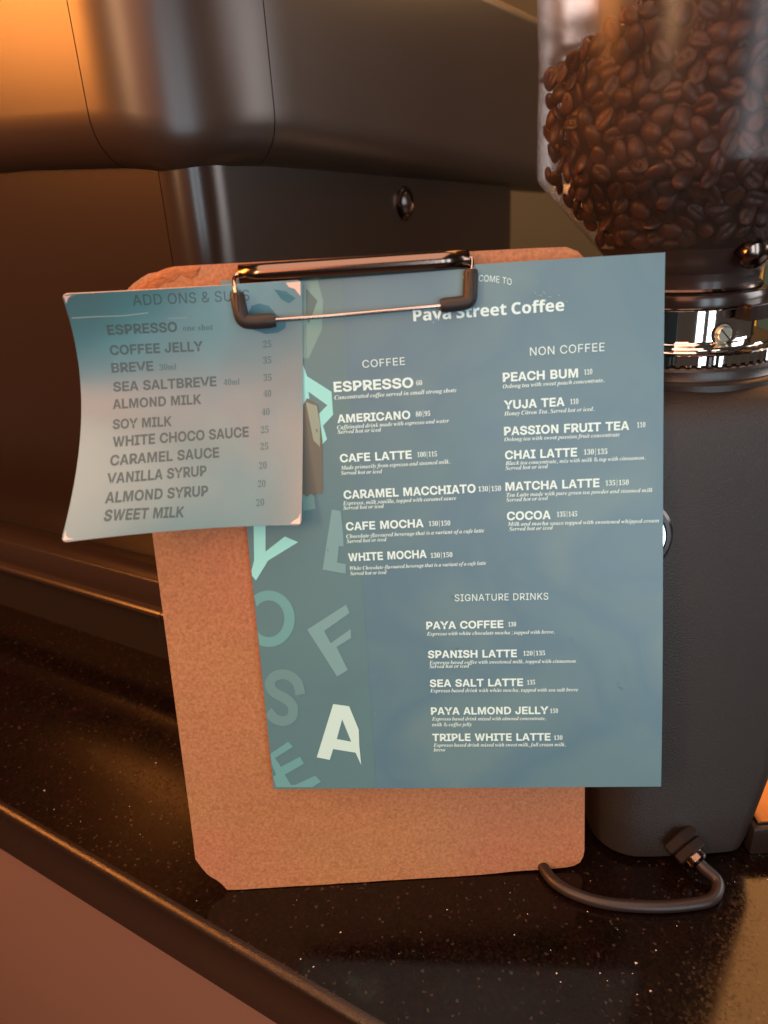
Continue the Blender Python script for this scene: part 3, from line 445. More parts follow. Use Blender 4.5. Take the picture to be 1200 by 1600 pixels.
'c': (277, '93 -9 50 -2 17 19 -3 53 -9 97 -3 146 16 195 47 240 88 277 133 301 179 310 211 305 235 291 251 272 257 249 254 230 245 216 231 207 214 203 198 206 186 213 179 224 176 238 177 248 182 258 187 267 189 275 185 285 173 289 156 284 139 270 123 249 107 223 94 192 84 161 77 129 75 99 78 71 88 51 103 38 123 34 164 50 204 96 222 83 162 14'),
'd': (334, '55 -9 26 -4 3 14 -11 43 -15 82 -13 114 -4 148 10 182 29 215 52 245 78 272 121 300 164 310 190 306 213 294 238 381 242 399 243 412 241 422 234 428 222 431 205 433 205 451 271 459 343 470 237 83 232 60 230 48 232 43 238 41 246 44 255 52 281 89 297 78 270 40 246 13 223 -4 198 -9 167 2 157 35 159 55 164 76 138 38 113 12 86 -4/96 42 111 46 127 58 142 76 156 99 168 126 180 153 189 181 196 208 200 231 201 249 195 275 177 283 164 280 149 269 134 252 120 231 106 207 93 181 82 153 74 126 68 101 66 79 69 63 75 51 84 44'),
'e': (269, '87 -9 47 -2 16 19 -4 53 -11 98 -7 135 6 172 25 207 49 240 78 268 109 290 143 305 176 310 207 305 230 293 244 273 249 248 238 209 207 174 153 144 79 124 76 106 75 88 78 66 87 50 102 39 122 36 159 51 195 95 214 83 158 14/84 146 114 156 140 171 163 190 179 212 190 236 193 260 192 272 187 280 180 286 171 287 149 278 126 252 103 207'),
'f': (193, '-66 -139 -90 -135 -108 -124 -121 -106 -125 -85 -123 -70 -116 -58 -105 -50 -91 -48 -78 -50 -69 -56 -62 -66 -60 -79 -61 -89 -65 -97 -71 -107 -68 -114 -59 -117 -46 -113 -34 -102 -24 -86 -15 -65 -5 -35 4 3 26 104 60 275 13 275 19 303 66 303 92 376 126 428 166 460 212 470 241 467 264 456 277 439 282 418 273 391 247 381 235 384 224 391 217 401 214 413 216 422 220 430 224 437 225 442 222 447 214 449 195 441 178 415 161 369 144 303 201 303 197 275 140 275 105 113 86 35 65 -29 40 -77 11 -112 -24 -132'),
'g': (298, '77 -139 23 -134 -18 -119 -43 -95 -51 -66 -46 -44 -31 -25 -4 -9 33 5 6 28 -3 51 1 68 12 83 30 98 57 114 36 130 20 147 12 166 9 189 14 220 28 248 50 273 79 293 113 305 149 310 200 301 244 277 302 277 299 248 261 248 263 237 264 225 259 192 244 164 221 139 191 120 157 108 118 104 83 106 70 95 66 84 73 72 93 63 135 50 182 32 201 21 216 9 229 -12 233 -36 228 -65 213 -90 189 -110 158 -126 120 -136/116 125 133 129 149 142 164 162 175 188 182 216 185 246 177 277 156 287 138 283 122 269 107 247 96 222 88 193 86 164 94 135/85 -117 117 -113 141 -102 157 -85 162 -66 156 -47 138 -32 107 -19 60 -4 21 -31 7 -62 13 -83 30 -101 54 -113'),
'h': (357, '210 -9 176 3 165 41 167 59 173 84 194 153 217 222 221 237 223 246 220 257 210 261 172 242 131 185 92 100 63 0 -19 0 82 374 88 399 90 411 88 422 83 428 73 431 58 433 48 433 48 451 110 457 187 470 115 197 151 247 184 282 217 303 253 310 290 297 303 259 298 223 282 170 250 75 247 65 246 57 248 47 257 43 276 57 306 98 320 89 265 15'),
'i': (194, '132 371 114 375 100 384 90 398 87 416 90 433 100 447 114 457 132 460 149 457 163 447 173 433 176 416 173 398 163 384 149 375/49 -8 29 -5 13 5 4 21 1 41 4 64 10 87 44 211 51 237 53 254 46 268 26 273 19 273 19 289 89 299 150 310 89 85 85 68 84 55 87 46 95 42 115 54 142 90 155 81 103 14'),
'k': (323, '204 -9 175 -2 154 19 136 65 120 144 96 126 63 0 -19 0 82 374 88 399 90 411 88 422 83 428 73 431 58 433 48 433 48 451 110 457 187 470 106 165 158 206 191 234 207 253 213 267 211 276 206 281 196 284 181 286 181 304 318 304 318 286 300 282 284 276 253 254 189 201 201 128 212 79 225 51 240 42 259 52 277 83 292 76 250 12'),
'l': (173, '40 -9 19 -6 3 3 -7 19 -10 40 -8 61 -2 85 77 371 84 399 87 414 80 428 58 433 52 433 52 450 122 460 183 470 79 86 75 69 73 54 75 44 83 41 104 53 131 89 144 79 118 39 93 12 68 -4'),
'm': (525, '380 -8 346 4 335 42 337 60 343 85 364 154 387 222 391 237 393 247 390 258 380 261 351 249 318 214 284 152 250 62 230 0 152 0 220 222 226 247 222 258 213 261 196 257 177 244 157 222 136 190 116 152 97 107 80 57 66 0 -14 0 42 211 50 240 52 254 45 268 24 273 18 273 17 289 151 310 116 193 153 245 187 281 220 303 256 310 294 297 306 260 304 242 299 217 330 258 361 287 391 304 422 310 460 297 473 260 468 224 452 171 420 76 417 66 416 58 418 47 426 44 436 47 446 56 457 70 471 91 486 81 459 42 433 14 407 -3'),
'n': (357, '213 -9 179 3 168 41 170 59 175 84 197 153 220 222 224 237 226 246 222 257 213 261 176 243 136 190 116 152 97 107 80 57 66 0 -14 0 42 211 50 240 52 254 45 268 24 273 18 273 17 289 151 310 116 193 153 245 187 281 220 303 256 310 294 297 306 259 305 246 301 226 295 201 285 170 248 57 251 47 260 43 269 46 279 55 304 90 319 80 291 41 266 13 240 -4'),
'o': (316, '96 -9 54 -2 20 20 -3 54 -10 98 -6 135 6 172 24 208 48 241 76 269 107 291 141 305 175 310 221 302 256 281 278 247 285 203 281 167 270 130 252 94 228 61 200 33 168 10 133 -5/103 13 119 18 134 30 148 50 162 74 174 102 184 132 193 162 200 191 204 218 206 240 197 276 172 288 157 284 141 272 127 253 113 229 101 202 90 172 82 141 75 111 71 83 69 58 78 25'),
'p': (330, '-79 -139 -79 -121 -63 -119 -51 -114 -43 -106 -37 -95 -30 -71 48 228 51 241 52 253 50 263 44 269 33 272 16 273 16 290 85 300 144 310 124 242 176 293 228 310 257 304 279 288 293 261 298 224 294 184 282 143 263 103 239 67 211 36 180 11 147 -4 114 -9 90 -6 69 6 48 -69 45 -82 44 -97 47 -109 54 -116 66 -119 86 -122 86 -139/102 15 119 19 135 31 151 49 165 71 178 97 190 125 200 153 207 179 212 203 214 224 212 240 206 252 198 259 187 262 141 232 103 142 86 78 80 53 78 38 84 20'),
'r': (261, '-14 0 42 211 50 240 52 254 45 268 24 273 18 273 17 289 151 310 114 189 144 243 158 264 171 280 184 293 197 302 210 308 222 310 250 298 259 265 257 245 249 230 236 221 220 218 202 223 186 238 180 241 157 225 127 175 110 139 95 97 80 51 66 0'),
's': (253, '91 -9 63 -6 28 5 15 7 3 4 -7 -7 -24 -4 -7 109 13 105 33 37 81 14 110 24 120 52 118 64 114 77 106 91 95 106 69 138 51 163 39 185 31 207 28 228 35 260 53 286 82 303 116 309 145 306 179 298 186 296 192 295 204 298 212 307 230 307 215 205 197 207 174 268 134 288 119 286 107 278 99 268 97 255 104 231 124 202 146 176 165 149 175 132 183 116 188 99 190 82 187 58 177 36 162 17 142 3 118 -6'),
't': (185, '30 -9 -4 3 -15 39 -14 52 -11 70 45 273 13 273 13 297 79 334 134 398 162 398 134 300 187 300 179 273 126 273 77 103 70 77 67 56 70 45 77 41 98 54 128 95 144 85 116 44 88 14 60 -3'),
'u': (357, '46 -9 8 3 -5 41 -3 55 0 75 15 130 38 211 44 237 46 254 39 268 19 273 13 273 12 289 73 298 146 310 81 79 77 65 76 53 79 43 89 40 125 58 167 113 206 197 236 301 316 301 251 57 254 48 257 45 261 44 270 47 280 56 292 70 306 91 321 81 293 42 268 13 242 -4 215 -9 196 -6 182 4 172 19 169 40 181 103 147 53 114 18 81 -3'),
'v': (284, '48 -9 48 26 45 155 42 199 38 229 25 264 5 274 -1 273 -2 291 97 310 106 295 115 251 121 189 123 118 123 89 160 132 185 169 199 196 204 213 200 226 189 240 178 256 175 271 177 286 186 299 198 307 214 310 230 307 243 298 251 283 254 265 244 222 215 167 166 102 97 27 62 -9'),
'w': (420, '48 -10 48 25 45 154 42 198 38 228 25 263 5 274 -1 273 -2 291 97 310 113 265 124 132 229 310 246 310 267 87 303 130 317 150 327 167 341 196 345 206 346 214 342 227 330 240 318 255 314 271 317 287 325 300 337 308 353 311 370 308 383 298 391 283 394 264 356 168 245 25 216 -9 197 -10 179 179 68 -9'),
'x': (302, '-1 -11 -19 -8 -33 0 -42 13 -45 29 -42 45 -34 57 -22 66 -7 69 6 67 18 62 29 57 38 55 49 59 60 73 95 129 74 238 69 258 62 270 53 277 38 279 32 279 17 278 17 294 55 300 84 305 104 309 118 310 129 307 138 298 144 283 149 258 157 218 186 259 211 288 235 305 261 311 278 308 290 300 299 287 302 272 299 257 292 245 282 237 270 234 257 237 241 243 232 246 223 248 213 247 206 242 192 223 163 183 183 86 194 54 212 43 221 46 231 54 242 66 256 82 269 72 242 36 219 11 196 -4 170 -9 146 -3 128 15 114 47 102 93 69 40 36 2'),
'y': (281, '-30 -140 -51 -137 -66 -129 -77 -115 -80 -99 -77 -84 -69 -72 -56 -64 -41 -61 -26 -64 -8 -73 9 -82 20 -85 28 -83 38 -77 48 -68 58 -56 76 -30 81 -17 83 -6 79 30 70 90 58 156 44 213 33 251 24 269 14 275 -1 277 -9 276 -9 294 22 298 48 304 68 308 85 310 99 296 112 254 127 181 148 75 191 160 205 211 200 225 187 238 173 252 168 269 171 285 179 298 193 307 210 310 227 307 240 298 248 284 251 265 248 245 241 219 229 187 214 152 195 113 174 74 151 34 126 -5 100 -41 74 -74 47 -101 20 -122 -5 -136'),
'j': (178, '136 371 118 375 104 384 94 398 91 416 94 433 104 447 118 457 136 460 153 457 167 447 177 433 180 416 177 398 167 384 153 375/-66 -140 -93 -137 -115 -125 -129 -108 -134 -87 -131 -71 -124 -59 -113 -52 -99 -49 -86 -51 -76 -58 -69 -68 -66 -80 -68 -90 -72 -98 -76 -104 -78 -110 -75 -116 -64 -118 -49 -113 -38 -99 -28 -76 -17 -42 54 237 56 245 57 254 50 268 29 273 23 273 22 289 92 299 153 310 82 32 56 -44 25 -98 -15 -130'),
'C': (440, '202 -11 149 -6 104 10 69 36 42 71 26 114 20 165 24 214 37 262 56 309 83 352 116 389 154 420 218 452 287 463 333 459 385 448 397 446 407 444 421 449 431 463 449 463 420 308 401 310 395 366 377 406 348 431 309 439 264 430 222 401 184 353 152 287 130 212 122 142 129 91 151 53 185 28 229 20 304 41 368 105 387 91 305 14'),
'S': (369, '154 -11 111 -6 58 10 48 13 38 14 30 13 24 9 9 -7 -9 -7 26 144 45 144 45 140 51 84 71 45 102 21 145 13 167 16 187 25 204 39 217 56 225 76 228 97 225 117 218 134 206 152 190 170 142 214 117 238 98 258 85 277 76 295 71 314 70 336 74 371 88 401 109 427 137 446 171 459 208 463 227 462 248 458 271 453 296 445 312 442 328 447 342 461 360 461 328 322 308 322 309 330 309 337 306 366 298 390 284 411 267 426 247 436 224 439 197 434 174 419 158 396 153 368 156 349 166 331 180 313 197 295 219 274 242 254 271 225 293 195 307 162 312 126 301 69 270 25 221 -2'),
'M': (587, '188 -11 144 363 69 82 64 62 62 47 65 33 74 24 88 18 109 15 109 0 -35 0 -35 15 -16 17 -1 20 11 28 21 41 29 59 38 85 113 369 118 387 119 403 116 417 108 426 93 432 72 435 72 451 224 451 263 132 469 451 622 451 622 435 603 433 587 429 575 421 566 409 558 391 549 365 473 82 469 64 468 47 480 24 516 15 516 0 305 0 305 15 325 17 340 21 352 29 361 40 368 57 377 85 453 374 207 -11'),
'E': (441, '-34 0 -34 15 -15 17 0 20 12 28 22 41 31 59 39 85 115 369 119 387 120 401 118 416 109 426 95 431 73 435 73 451 432 451 407 324 388 324 388 330 381 376 360 407 323 424 269 429 253 429 242 427 234 423 229 418 220 398 181 251 200 251 232 252 257 257 277 266 293 280 307 298 320 322 336 322 289 136 274 136 275 149 275 163 270 193 256 213 231 224 194 228 185 228 175 227 134 73 130 56 128 44 130 34 137 28 150 24 173 23 218 25 256 33 289 47 319 69 346 98 372 136 389 136 350 0'),
'T': (403, '44 0 44 17 68 20 86 27 98 40 107 60 205 427 194 427 156 421 120 402 88 371 64 330 47 330 72 451 437 451 418 322 399 322 374 400 311 426 306 426 208 63 205 54 205 46 208 33 216 25 230 20 253 17 253 0'),
'O': (478, '179 -11 113 0 62 33 30 85 19 154 24 203 38 253 61 301 90 346 126 386 165 419 230 452 299 463 366 452 417 419 450 368 461 300 456 250 443 200 421 151 392 105 356 65 315 32 249 -1/184 13 227 25 267 60 303 118 334 197 355 279 363 350 358 388 345 416 323 434 294 439 268 435 244 420 220 398 198 370 175 331 155 287 138 239 126 191 118 145 116 103 120 64 133 36 155 18'),
'H': (508, '-34 0 -34 15 -15 17 0 20 12 28 22 41 31 59 39 85 115 369 119 387 120 404 117 417 109 426 94 432 73 435 73 451 283 451 283 435 264 433 249 429 237 421 228 409 220 391 212 365 181 252 341 252 373 369 377 388 378 404 375 417 367 426 352 432 330 435 330 451 541 451 541 435 522 433 508 430 496 423 487 412 478 394 470 369 394 82 389 61 388 48 390 34 399 24 413 18 435 15 435 0 224 0 224 15 243 17 258 20 270 28 280 41 289 59 297 85 333 221 173 221 136 82 131 61 130 47 141 24 177 15 177 0'),
'B': (430, '-34 0 -34 15 -15 17 0 20 12 28 22 41 31 59 39 85 115 369 119 387 120 404 117 417 109 426 95 431 73 435 73 451 222 451 311 445 370 427 403 397 414 353 382 282 289 240 356 201 378 140 373 105 359 72 333 43 295 20 241 5 171 0/201 248 250 256 286 280 308 316 315 364 299 412 253 428 233 423 222 406 181 249 192 248/166 22 211 31 246 57 268 98 276 149 254 208 187 227 176 227 134 75 130 58 129 44 138 28'),
'L': (425, '-34 0 -34 15 -15 17 0 20 12 28 22 41 31 59 39 85 115 369 119 387 120 401 117 416 109 426 94 432 73 435 73 451 283 451 283 435 264 433 248 429 236 421 227 408 219 390 211 365 136 83 130 56 128 42 132 33 142 28 161 25 188 24 248 30 298 50 339 84 371 134 393 134 351 0'),
'W': (549, '79 -11 82 360 79 393 71 415 54 428 30 433 30 451 213 451 213 433 193 428 182 417 176 399 174 370 172 160 296 367 297 390 294 410 286 424 271 431 250 434 250 451 430 451 430 435 411 431 399 423 393 410 390 390 387 321 383 163 514 383 521 398 523 410 514 428 487 435 484 435 484 451 608 451 608 435 586 429 570 416 555 398 539 373 308 -11 287 -11 295 316 99 -11'),
'&': (492, '187 -7 125 2 77 28 46 69 36 125 43 172 63 208 96 238 139 266 118 291 99 318 85 348 81 382 89 426 114 459 153 480 204 487 252 480 289 460 313 427 320 383 314 344 293 312 262 283 224 258 354 133 370 155 382 181 393 209 401 240 461 240 449 198 434 160 415 125 392 95 490 0 410 0 352 56 319 31 281 11 238 -2/188 293 222 315 245 336 258 358 262 383 258 405 246 423 227 435 202 439 177 435 156 424 143 406 138 383 142 360 151 338 167 317/189 46 229 49 263 60 291 75 314 93 175 229 142 207 118 185 103 160 97 127 104 94 122 68 151 51'),
'.': (180, '89 -9 74 -7 60 1 51 15 48 36 51 57 60 71 74 79 89 81 106 79 119 71 129 57 132 36 129 15 119 1 106 -7'),
',': (180, '28 -87 47 -3 55 40 61 78 124 78 129 71 118 33 104 -8 71 -87'),
';': (180, '88 278 72 281 59 289 50 303 47 324 50 345 59 359 72 367 88 369 104 367 118 359 127 345 130 324 127 303 118 289 104 281/21 -87 34 -32 46 26 55 78 118 78 123 71 112 33 98 -8 65 -87'),
'-': (216, '27 154 27 206 189 206 189 154'),
},
'p': {
'0': (375, '188 -7 150 -3 118 7 91 24 69 48 51 76 39 111 30 150 25 193 23 241 25 289 30 332 39 371 51 405 69 433 91 456 118 473 150 483 189 486 225 483 257 473 283 456 305 433 322 405 336 370 345 331 351 288 353 240 351 193 345 150 336 110 322 76 305 47 283 24 256 7 225 -3/188 37 210 43 227 61 237 91 243 131 247 181 248 240 247 300 243 349 237 390 227 419 211 437 189 443 166 437 150 419 139 390 132 349 128 300 127 240 128 181 132 131 139 91 150 61 166 43'),
'1': (375, '65 0 65 36 120 36 135 38 146 45 152 58 154 79 154 416 137 396 122 380 108 365 87 351 67 346 52 349 40 359 31 375 28 396 50 402 74 412 91 420 111 432 132 447 179 482 254 482 254 79 256 61 261 47 271 38 288 36 343 36 343 0'),
'2': (375, '24 0 24 69 123 171 148 198 170 223 187 245 200 266 210 287 218 307 222 327 225 349 226 371 223 405 212 427 196 441 174 445 145 438 126 416 118 393 114 364 112 329 88 331 68 336 50 344 32 365 26 396 30 419 43 441 63 459 92 474 116 481 143 485 174 486 220 483 258 473 288 456 310 434 323 407 328 375 326 352 319 329 308 306 291 281 277 262 259 242 238 220 154 138 87 74 244 74 263 77 279 86 292 101 300 120 305 141 345 141 341 0'),
'3': (375, '163 -7 132 -5 104 -2 81 5 53 18 34 35 23 54 19 74 23 96 36 113 54 123 76 126 78 100 86 79 99 62 116 50 135 43 158 40 180 42 199 49 216 61 230 79 236 95 240 115 241 139 238 163 229 184 214 202 194 216 168 224 137 227 95 227 95 269 140 269 166 272 188 281 204 296 216 316 223 340 225 367 221 400 211 424 193 440 169 445 148 441 133 430 122 413 116 391 113 367 111 341 86 343 64 348 47 356 30 374 24 401 28 423 41 444 62 461 91 475 128 483 173 486 217 483 255 474 286 458 309 436 323 409 328 377 324 348 315 323 298 301 277 283 253 267 225 256 252 249 279 238 305 222 326 201 336 184 342 163 345 138 343 112 338 90 329 70 318 52 304 37 288 25 271 15 251 7 230 1 209 -3 186 -6'),
'4': (375, '121 0 121 36 140 36 161 38 179 44 191 58 195 84 195 125 9 125 9 166 199 480 293 480 293 169 363 169 363 125 293 125 293 84 297 58 309 44 327 38 348 36 357 36 357 0/56 169 195 169 195 287 196 351 199 416 189 394 174 366 158 338 146 319'),
'5': (375, '165 -7 133 -5 106 -1 84 5 58 18 40 35 30 54 27 75 31 95 42 109 59 118 81 121 82 102 88 83 97 66 111 52 130 43 154 40 176 43 195 50 212 63 226 83 232 101 236 122 237 148 234 178 226 203 213 223 195 236 173 244 146 247 122 246 103 243 71 235 40 247 62 480 316 480 319 357 281 357 275 380 272 391 267 399 258 404 244 406 105 406 94 281 107 285 126 288 168 291 216 287 258 276 293 256 319 228 335 192 340 148 338 120 333 96 324 75 312 56 299 40 282 27 265 16 246 8 226 1 205 -3 185 -6'),
'6': (375, '197 -7 165 -4 136 4 109 18 86 37 67 62 51 93 39 130 33 173 30 222 32 258 35 293 42 325 51 356 63 384 77 409 94 432 114 450 137 466 163 477 191 484 222 486 249 485 272 482 291 476 313 464 329 449 338 431 340 412 336 393 322 376 307 367 287 362 260 360 259 380 256 400 251 419 243 434 232 443 216 447 191 441 170 426 152 401 139 366 130 322 125 269 141 278 161 286 186 292 218 294 256 290 288 278 315 258 336 230 348 196 352 155 348 110 334 71 313 38 282 13 244 -2/199 38 222 44 239 64 248 85 253 113 255 148 253 181 247 208 238 228 219 247 193 253 174 251 154 243 137 232 125 221 128 162 135 116 147 81 162 57 179 42'),
'7': (375, '111 0 289 406 113 406 86 398 74 372 70 338 30 338 33 480 353 480 353 447 168 0'),
'8': (375, '183 -7 148 -5 118 1 91 11 69 24 51 39 38 57 28 78 22 99 20 122 23 150 32 173 47 193 67 211 91 227 119 242 94 259 74 276 57 296 45 316 38 339 36 364 37 385 42 404 50 423 62 441 79 456 99 469 125 478 156 484 191 486 235 483 271 471 299 453 318 429 330 401 334 369 332 344 324 322 310 305 292 289 270 274 244 260 280 240 309 220 330 199 344 177 352 153 355 127 350 88 335 55 310 29 276 9 234 -3/203 283 224 298 239 317 247 340 250 370 248 389 243 407 234 423 222 436 206 444 187 447 163 442 145 426 134 402 130 372 135 341 149 318 163 306 181 294/187 32 218 37 241 55 253 72 260 92 262 116 256 146 239 170 220 185 195 200 164 216 143 199 126 178 118 161 112 142 111 120 113 95 120 74 132 56 147 42 165 34'),
'9': (375, '152 -7 127 -5 106 -2 88 4 67 17 53 33 45 51 42 69 44 83 50 94 61 102 75 107 87 80 103 56 126 41 156 36 205 57 237 122 251 230 234 212 212 198 186 188 155 185 119 189 87 201 60 220 40 248 28 282 24 324 26 355 32 383 42 409 56 431 74 450 95 466 120 477 147 484 177 486 209 484 238 476 264 463 287 444 307 420 323 390 335 353 343 310 345 261 344 225 340 190 334 157 326 126 315 97 301 72 284 49 264 30 241 14 215 3 185 -4/184 233 206 236 224 245 239 260 251 278 248 330 242 372 231 403 217 424 201 437 181 441 156 434 137 413 128 391 123 362 121 328 128 275 149 244'),
'|': (291, '121 -118 121 554 170 554 170 -118'),
'o': (336, '169 -10 140 -8 114 -1 90 11 69 27 52 47 38 70 27 96 21 124 19 154 21 184 27 213 38 239 52 262 69 281 90 297 114 309 140 316 168 318 196 316 222 309 245 298 266 282 283 263 298 240 308 214 315 185 317 154 315 123 308 94 298 69 284 46 266 26 245 11 222 -1 197 -8/169 11 193 18 209 39 214 56 217 81 220 154 218 206 214 245 208 271 192 292 169 299 144 292 128 271 122 245 118 206 117 154 117 127 118 103 120 82 123 56 128 39 144 18'),
'n': (381, '18 0 18 16 35 19 45 26 51 37 52 56 52 253 51 271 46 284 36 291 19 294 19 310 148 310 148 267 175 296 207 313 243 318 292 306 321 271 330 212 330 56 332 38 337 26 347 19 363 16 363 0 202 0 202 16 207 16 228 26 235 56 235 217 234 241 229 258 219 268 203 271 183 267 164 255 148 235 148 56 149 38 154 26 164 19 180 16 180 0'),
'e': (301, '154 -10 129 -8 106 -1 85 10 66 26 50 45 37 69 27 95 21 125 19 157 21 187 28 215 38 240 51 263 68 282 87 298 109 309 132 316 157 318 193 314 224 301 249 280 268 251 279 216 283 173 283 166 117 166 127 97 154 56 199 42 225 47 248 62 270 86 285 73 248 27 205 -1/116 192 201 192 201 215 201 241 198 261 193 277 181 292 161 297 136 286 121 255 116 203'),
's': (288, '151 -10 132 -8 110 -3 87 6 73 9 60 4 51 -9 36 -9 36 105 53 105 61 79 72 57 87 39 112 21 140 15 162 18 179 27 189 40 192 58 183 84 156 105 107 130 85 142 68 155 54 169 41 193 37 220 40 247 49 270 65 291 86 306 111 316 141 319 166 316 199 308 206 306 213 305 223 308 230 319 244 319 244 222 228 222 220 244 209 262 196 277 174 291 149 296 130 294 116 286 108 274 105 259 107 244 115 232 128 222 146 212 191 189 212 178 229 165 241 151 253 127 257 95 254 65 244 39 228 18 206 2 181 -7'),
'h': (381, '18 0 18 16 35 19 45 26 51 37 52 56 52 399 51 417 46 429 36 437 19 440 19 455 148 455 148 267 175 295 207 313 243 318 292 306 321 271 330 212 330 56 332 38 337 26 347 19 363 16 363 0 202 0 202 16 207 16 228 26 235 56 235 217 234 241 229 258 219 268 203 271 183 267 164 255 148 235 148 56 149 38 154 26 164 19 180 16 180 0'),
't': (228, '124 -9 99 -7 80 -1 66 10 56 26 50 46 48 71 48 279 20 279 20 300 46 324 68 347 88 369 105 389 118 407 129 424 144 424 144 310 208 310 208 279 144 279 144 82 146 64 149 51 157 43 168 40 189 49 206 75 222 66 198 24 165 -1'),
'm': (554, '18 0 18 16 35 19 45 26 51 37 52 56 52 253 51 271 46 284 36 291 19 294 19 310 146 310 146 265 173 294 204 312 237 318 277 312 305 293 320 261 348 293 381 312 418 318 465 306 494 271 504 212 504 56 505 38 510 26 520 19 536 16 536 0 377 0 377 16 393 19 403 26 408 38 410 56 410 217 408 241 404 258 394 268 377 271 358 268 341 256 324 237 324 56 326 38 331 26 340 19 356 16 356 0 199 0 199 16 215 19 225 26 230 38 232 56 232 217 230 241 226 258 216 268 199 271 180 267 162 255 146 235 146 56 148 38 152 27 162 19 177 16 177 0'),
'l': (199, '18 0 18 16 35 19 45 26 51 37 52 56 52 398 51 417 47 429 38 436 20 439 20 455 148 455 148 56 150 38 154 26 164 19 180 16 180 0'),
},
}


# ------------------------------------------------------------------ the room behind and under
o = mesh('wall', [(-3, 1.75, -1), (3, 1.75, -1), (3, 1.75, 2.6), (-3, 1.75, 2.6)], [(0, 1, 2, 3)], M_['wall']); o['kind'] = 'structure'
o = mesh('floor', [(-3, -3, -.95), (3, -3, -.95), (3, 1.75, -.95), (-3, 1.75, -.95)], [(0, 1, 2, 3)], M_['cabinet']); o['kind'] = 'structure'

# counter: granite slab with eased front edge and a cabinet panel under it
E0 = Vector((-.2551, .0699, 0)); ED = Vector((.8452, -.5345, 0)); EN = Vector((.5345, .8452, 0))
ct = thing('counter', 'dark polished granite counter with speckled top under the clipboard and machines', 'counter', (0, .3, -.02))
def edge_strip(name, prof, m):
    vs, fs = [], []
    for s_ in (-1.0, 1.4):
        for d_, z in prof: p = E0 + ED * s_ + EN * d_; vs.append((p.x, p.y, z))
    for j in range(len(prof) - 1): fs.append((j, j + 1, len(prof) + j + 1, len(prof) + j))
    mesh(name, vs, fs, m, ct, True, 60)
edge_strip('countertop', [(1.3, 0), (.0062, 0)], M_['granite'])
edge_strip('front_edge', [(.0062, 0), (.0046, -.0001), (.0030, -.0006), (.0016, -.0018), (.0006, -.0034), (0, -.0062), (0, -.0405), (.0012, -.0417), (.03, -.0417)], M_['granite_edge'])
vs = []
for s_ in (-1.0, 1.4):
    for z in (-.0415, -.9): p = E0 + ED * s_ + EN * .012; vs.append((p.x, p.y, z))
mesh('front_panel', vs, [(0, 1, 3, 2)], M_['cabinet'], ct)

# ------------------------------------------------------------------ espresso machine
C0 = Vector((-.11, .17, 0)); A31 = R(31)
D1 = Vector((math.cos(A31), -math.sin(A31), 0)); D2 = Vector((math.sin(A31), math.cos(A31), 0))   # along left face (towards corner), along side face
mach = thing('espresso_machine', 'large dark bronze espresso machine with rounded corner standing behind the clipboard', 'espresso machine', (-.1, .35, 0))
def corner_path(off, ra, rb, s0, t1, n=28, step=.04, shift=0):
    # off: inset from the outer faces. returns list of (pos, inward, s or t coordinate)
    c = C0 + D2 * off - D1 * (off if off < .01 else .002) + D1 * shift
    out_ = []
    s = s0
    while s < -ra - 1e-6:
        out_.append((c + D1 * s, D2.copy(), s)); s += step
    for i in range(n + 1):
        t = i / n; p = (c - D1 * ra) * (1 - t) ** 2 + c * 2 * t * (1 - t) + (c + D2 * rb) * t * t
        tg = ((c - (c - D1 * ra)) * (1 - t) + ((c + D2 * rb) - c) * t).normalized()
        out_.append((p, Vector((-tg.y, tg.x, 0)), -ra + (ra + rb) * t))
    t = rb + step
    while t < t1: out_.append((c + D2 * t, -D1, t)); t += step
    out_.append((c + D2 * t1, -D1, t1))
    return out_
def sweep(name, path, prof, m, parent, dz=None, angle=50):
    vs, fs = [], []; P = len(prof)
    for p, inw, s in path:
        for d_, z in prof:
            q = p + inw * d_; vs.append((q.x, q.y, z + (dz(s, z) if dz else 0)))
    for i in range(len(path) - 1):
        for j in range(P - 1): fs.append((i * P + j, i * P + j + 1, (i + 1) * P + j + 1, (i + 1) * P + j))
    return mesh(name, vs, fs, m, parent, True, angle)
lipz = lambda s, z: (-.045 * max(0, s - .10) - .05 * min(0, s + .03) - .0058 * math.exp(-((s - .008) / .042) ** 2)) if z < .45 else 0
upper = [(.10, .518), (.012, .5175), (.004, .515), (.001, .511), (0, .505), (0, .450), (0, .400), (.0003, .393), (.002, .386), (.005, .380), (.010, .374), (.016, .370), (.024, .3675), (.05, .367)]
path = corner_path(0, .075, .105, -.56, .74, shift=.02)
def cut(path, s0, s1): return [q for q in path if s0 <= q[2] <= s1]
def insert(path, s):
    for i in range(len(path) - 1):
        a, b_ = path[i], path[i + 1]
        if a[2] < s < b_[2]:
            k = (s - a[2]) / (b_[2] - a[2]); return path[:i + 1] + [(a[0].lerp(b_[0], k), a[1].lerp(b_[1], k).normalized(), s)] + path[i + 1:]
    return path
for s_ in (-.0770, -.0762, .0814, .0822): path = insert(path, s_)
sweep('upper_panel', cut(path, -1, -.0769), upper, M_['shell'], mach, lipz)
sweep('upper_panel', cut(path, -.0763, .0815), upper, M_['shell'], mach, lipz)
sweep('upper_panel', cut(path, .0821, 2), upper, M_['shell'], mach, lipz)
sweep('panel_backing', [(p + i_ * .0015, i_, s) for p, i_, s in path], [(0, .505), (0, .393), (.002, .3875), (.005, .3815), (.010, .3755), (.016, .3715), (.024, .369)], M_['gap'], mach, lipz)
lowp = corner_path(.022, .030, .030, -.56, .525)
for s_ in (-.0285, -.0278): lowp = insert(lowp, s_)
lprof = [(0, .375), (0, .20), (0, .092), (.004, .088), (.006, .07)]
sweep('lower_panel', cut(lowp, -1, -.0284), lprof, M_['shell_low'], mach)
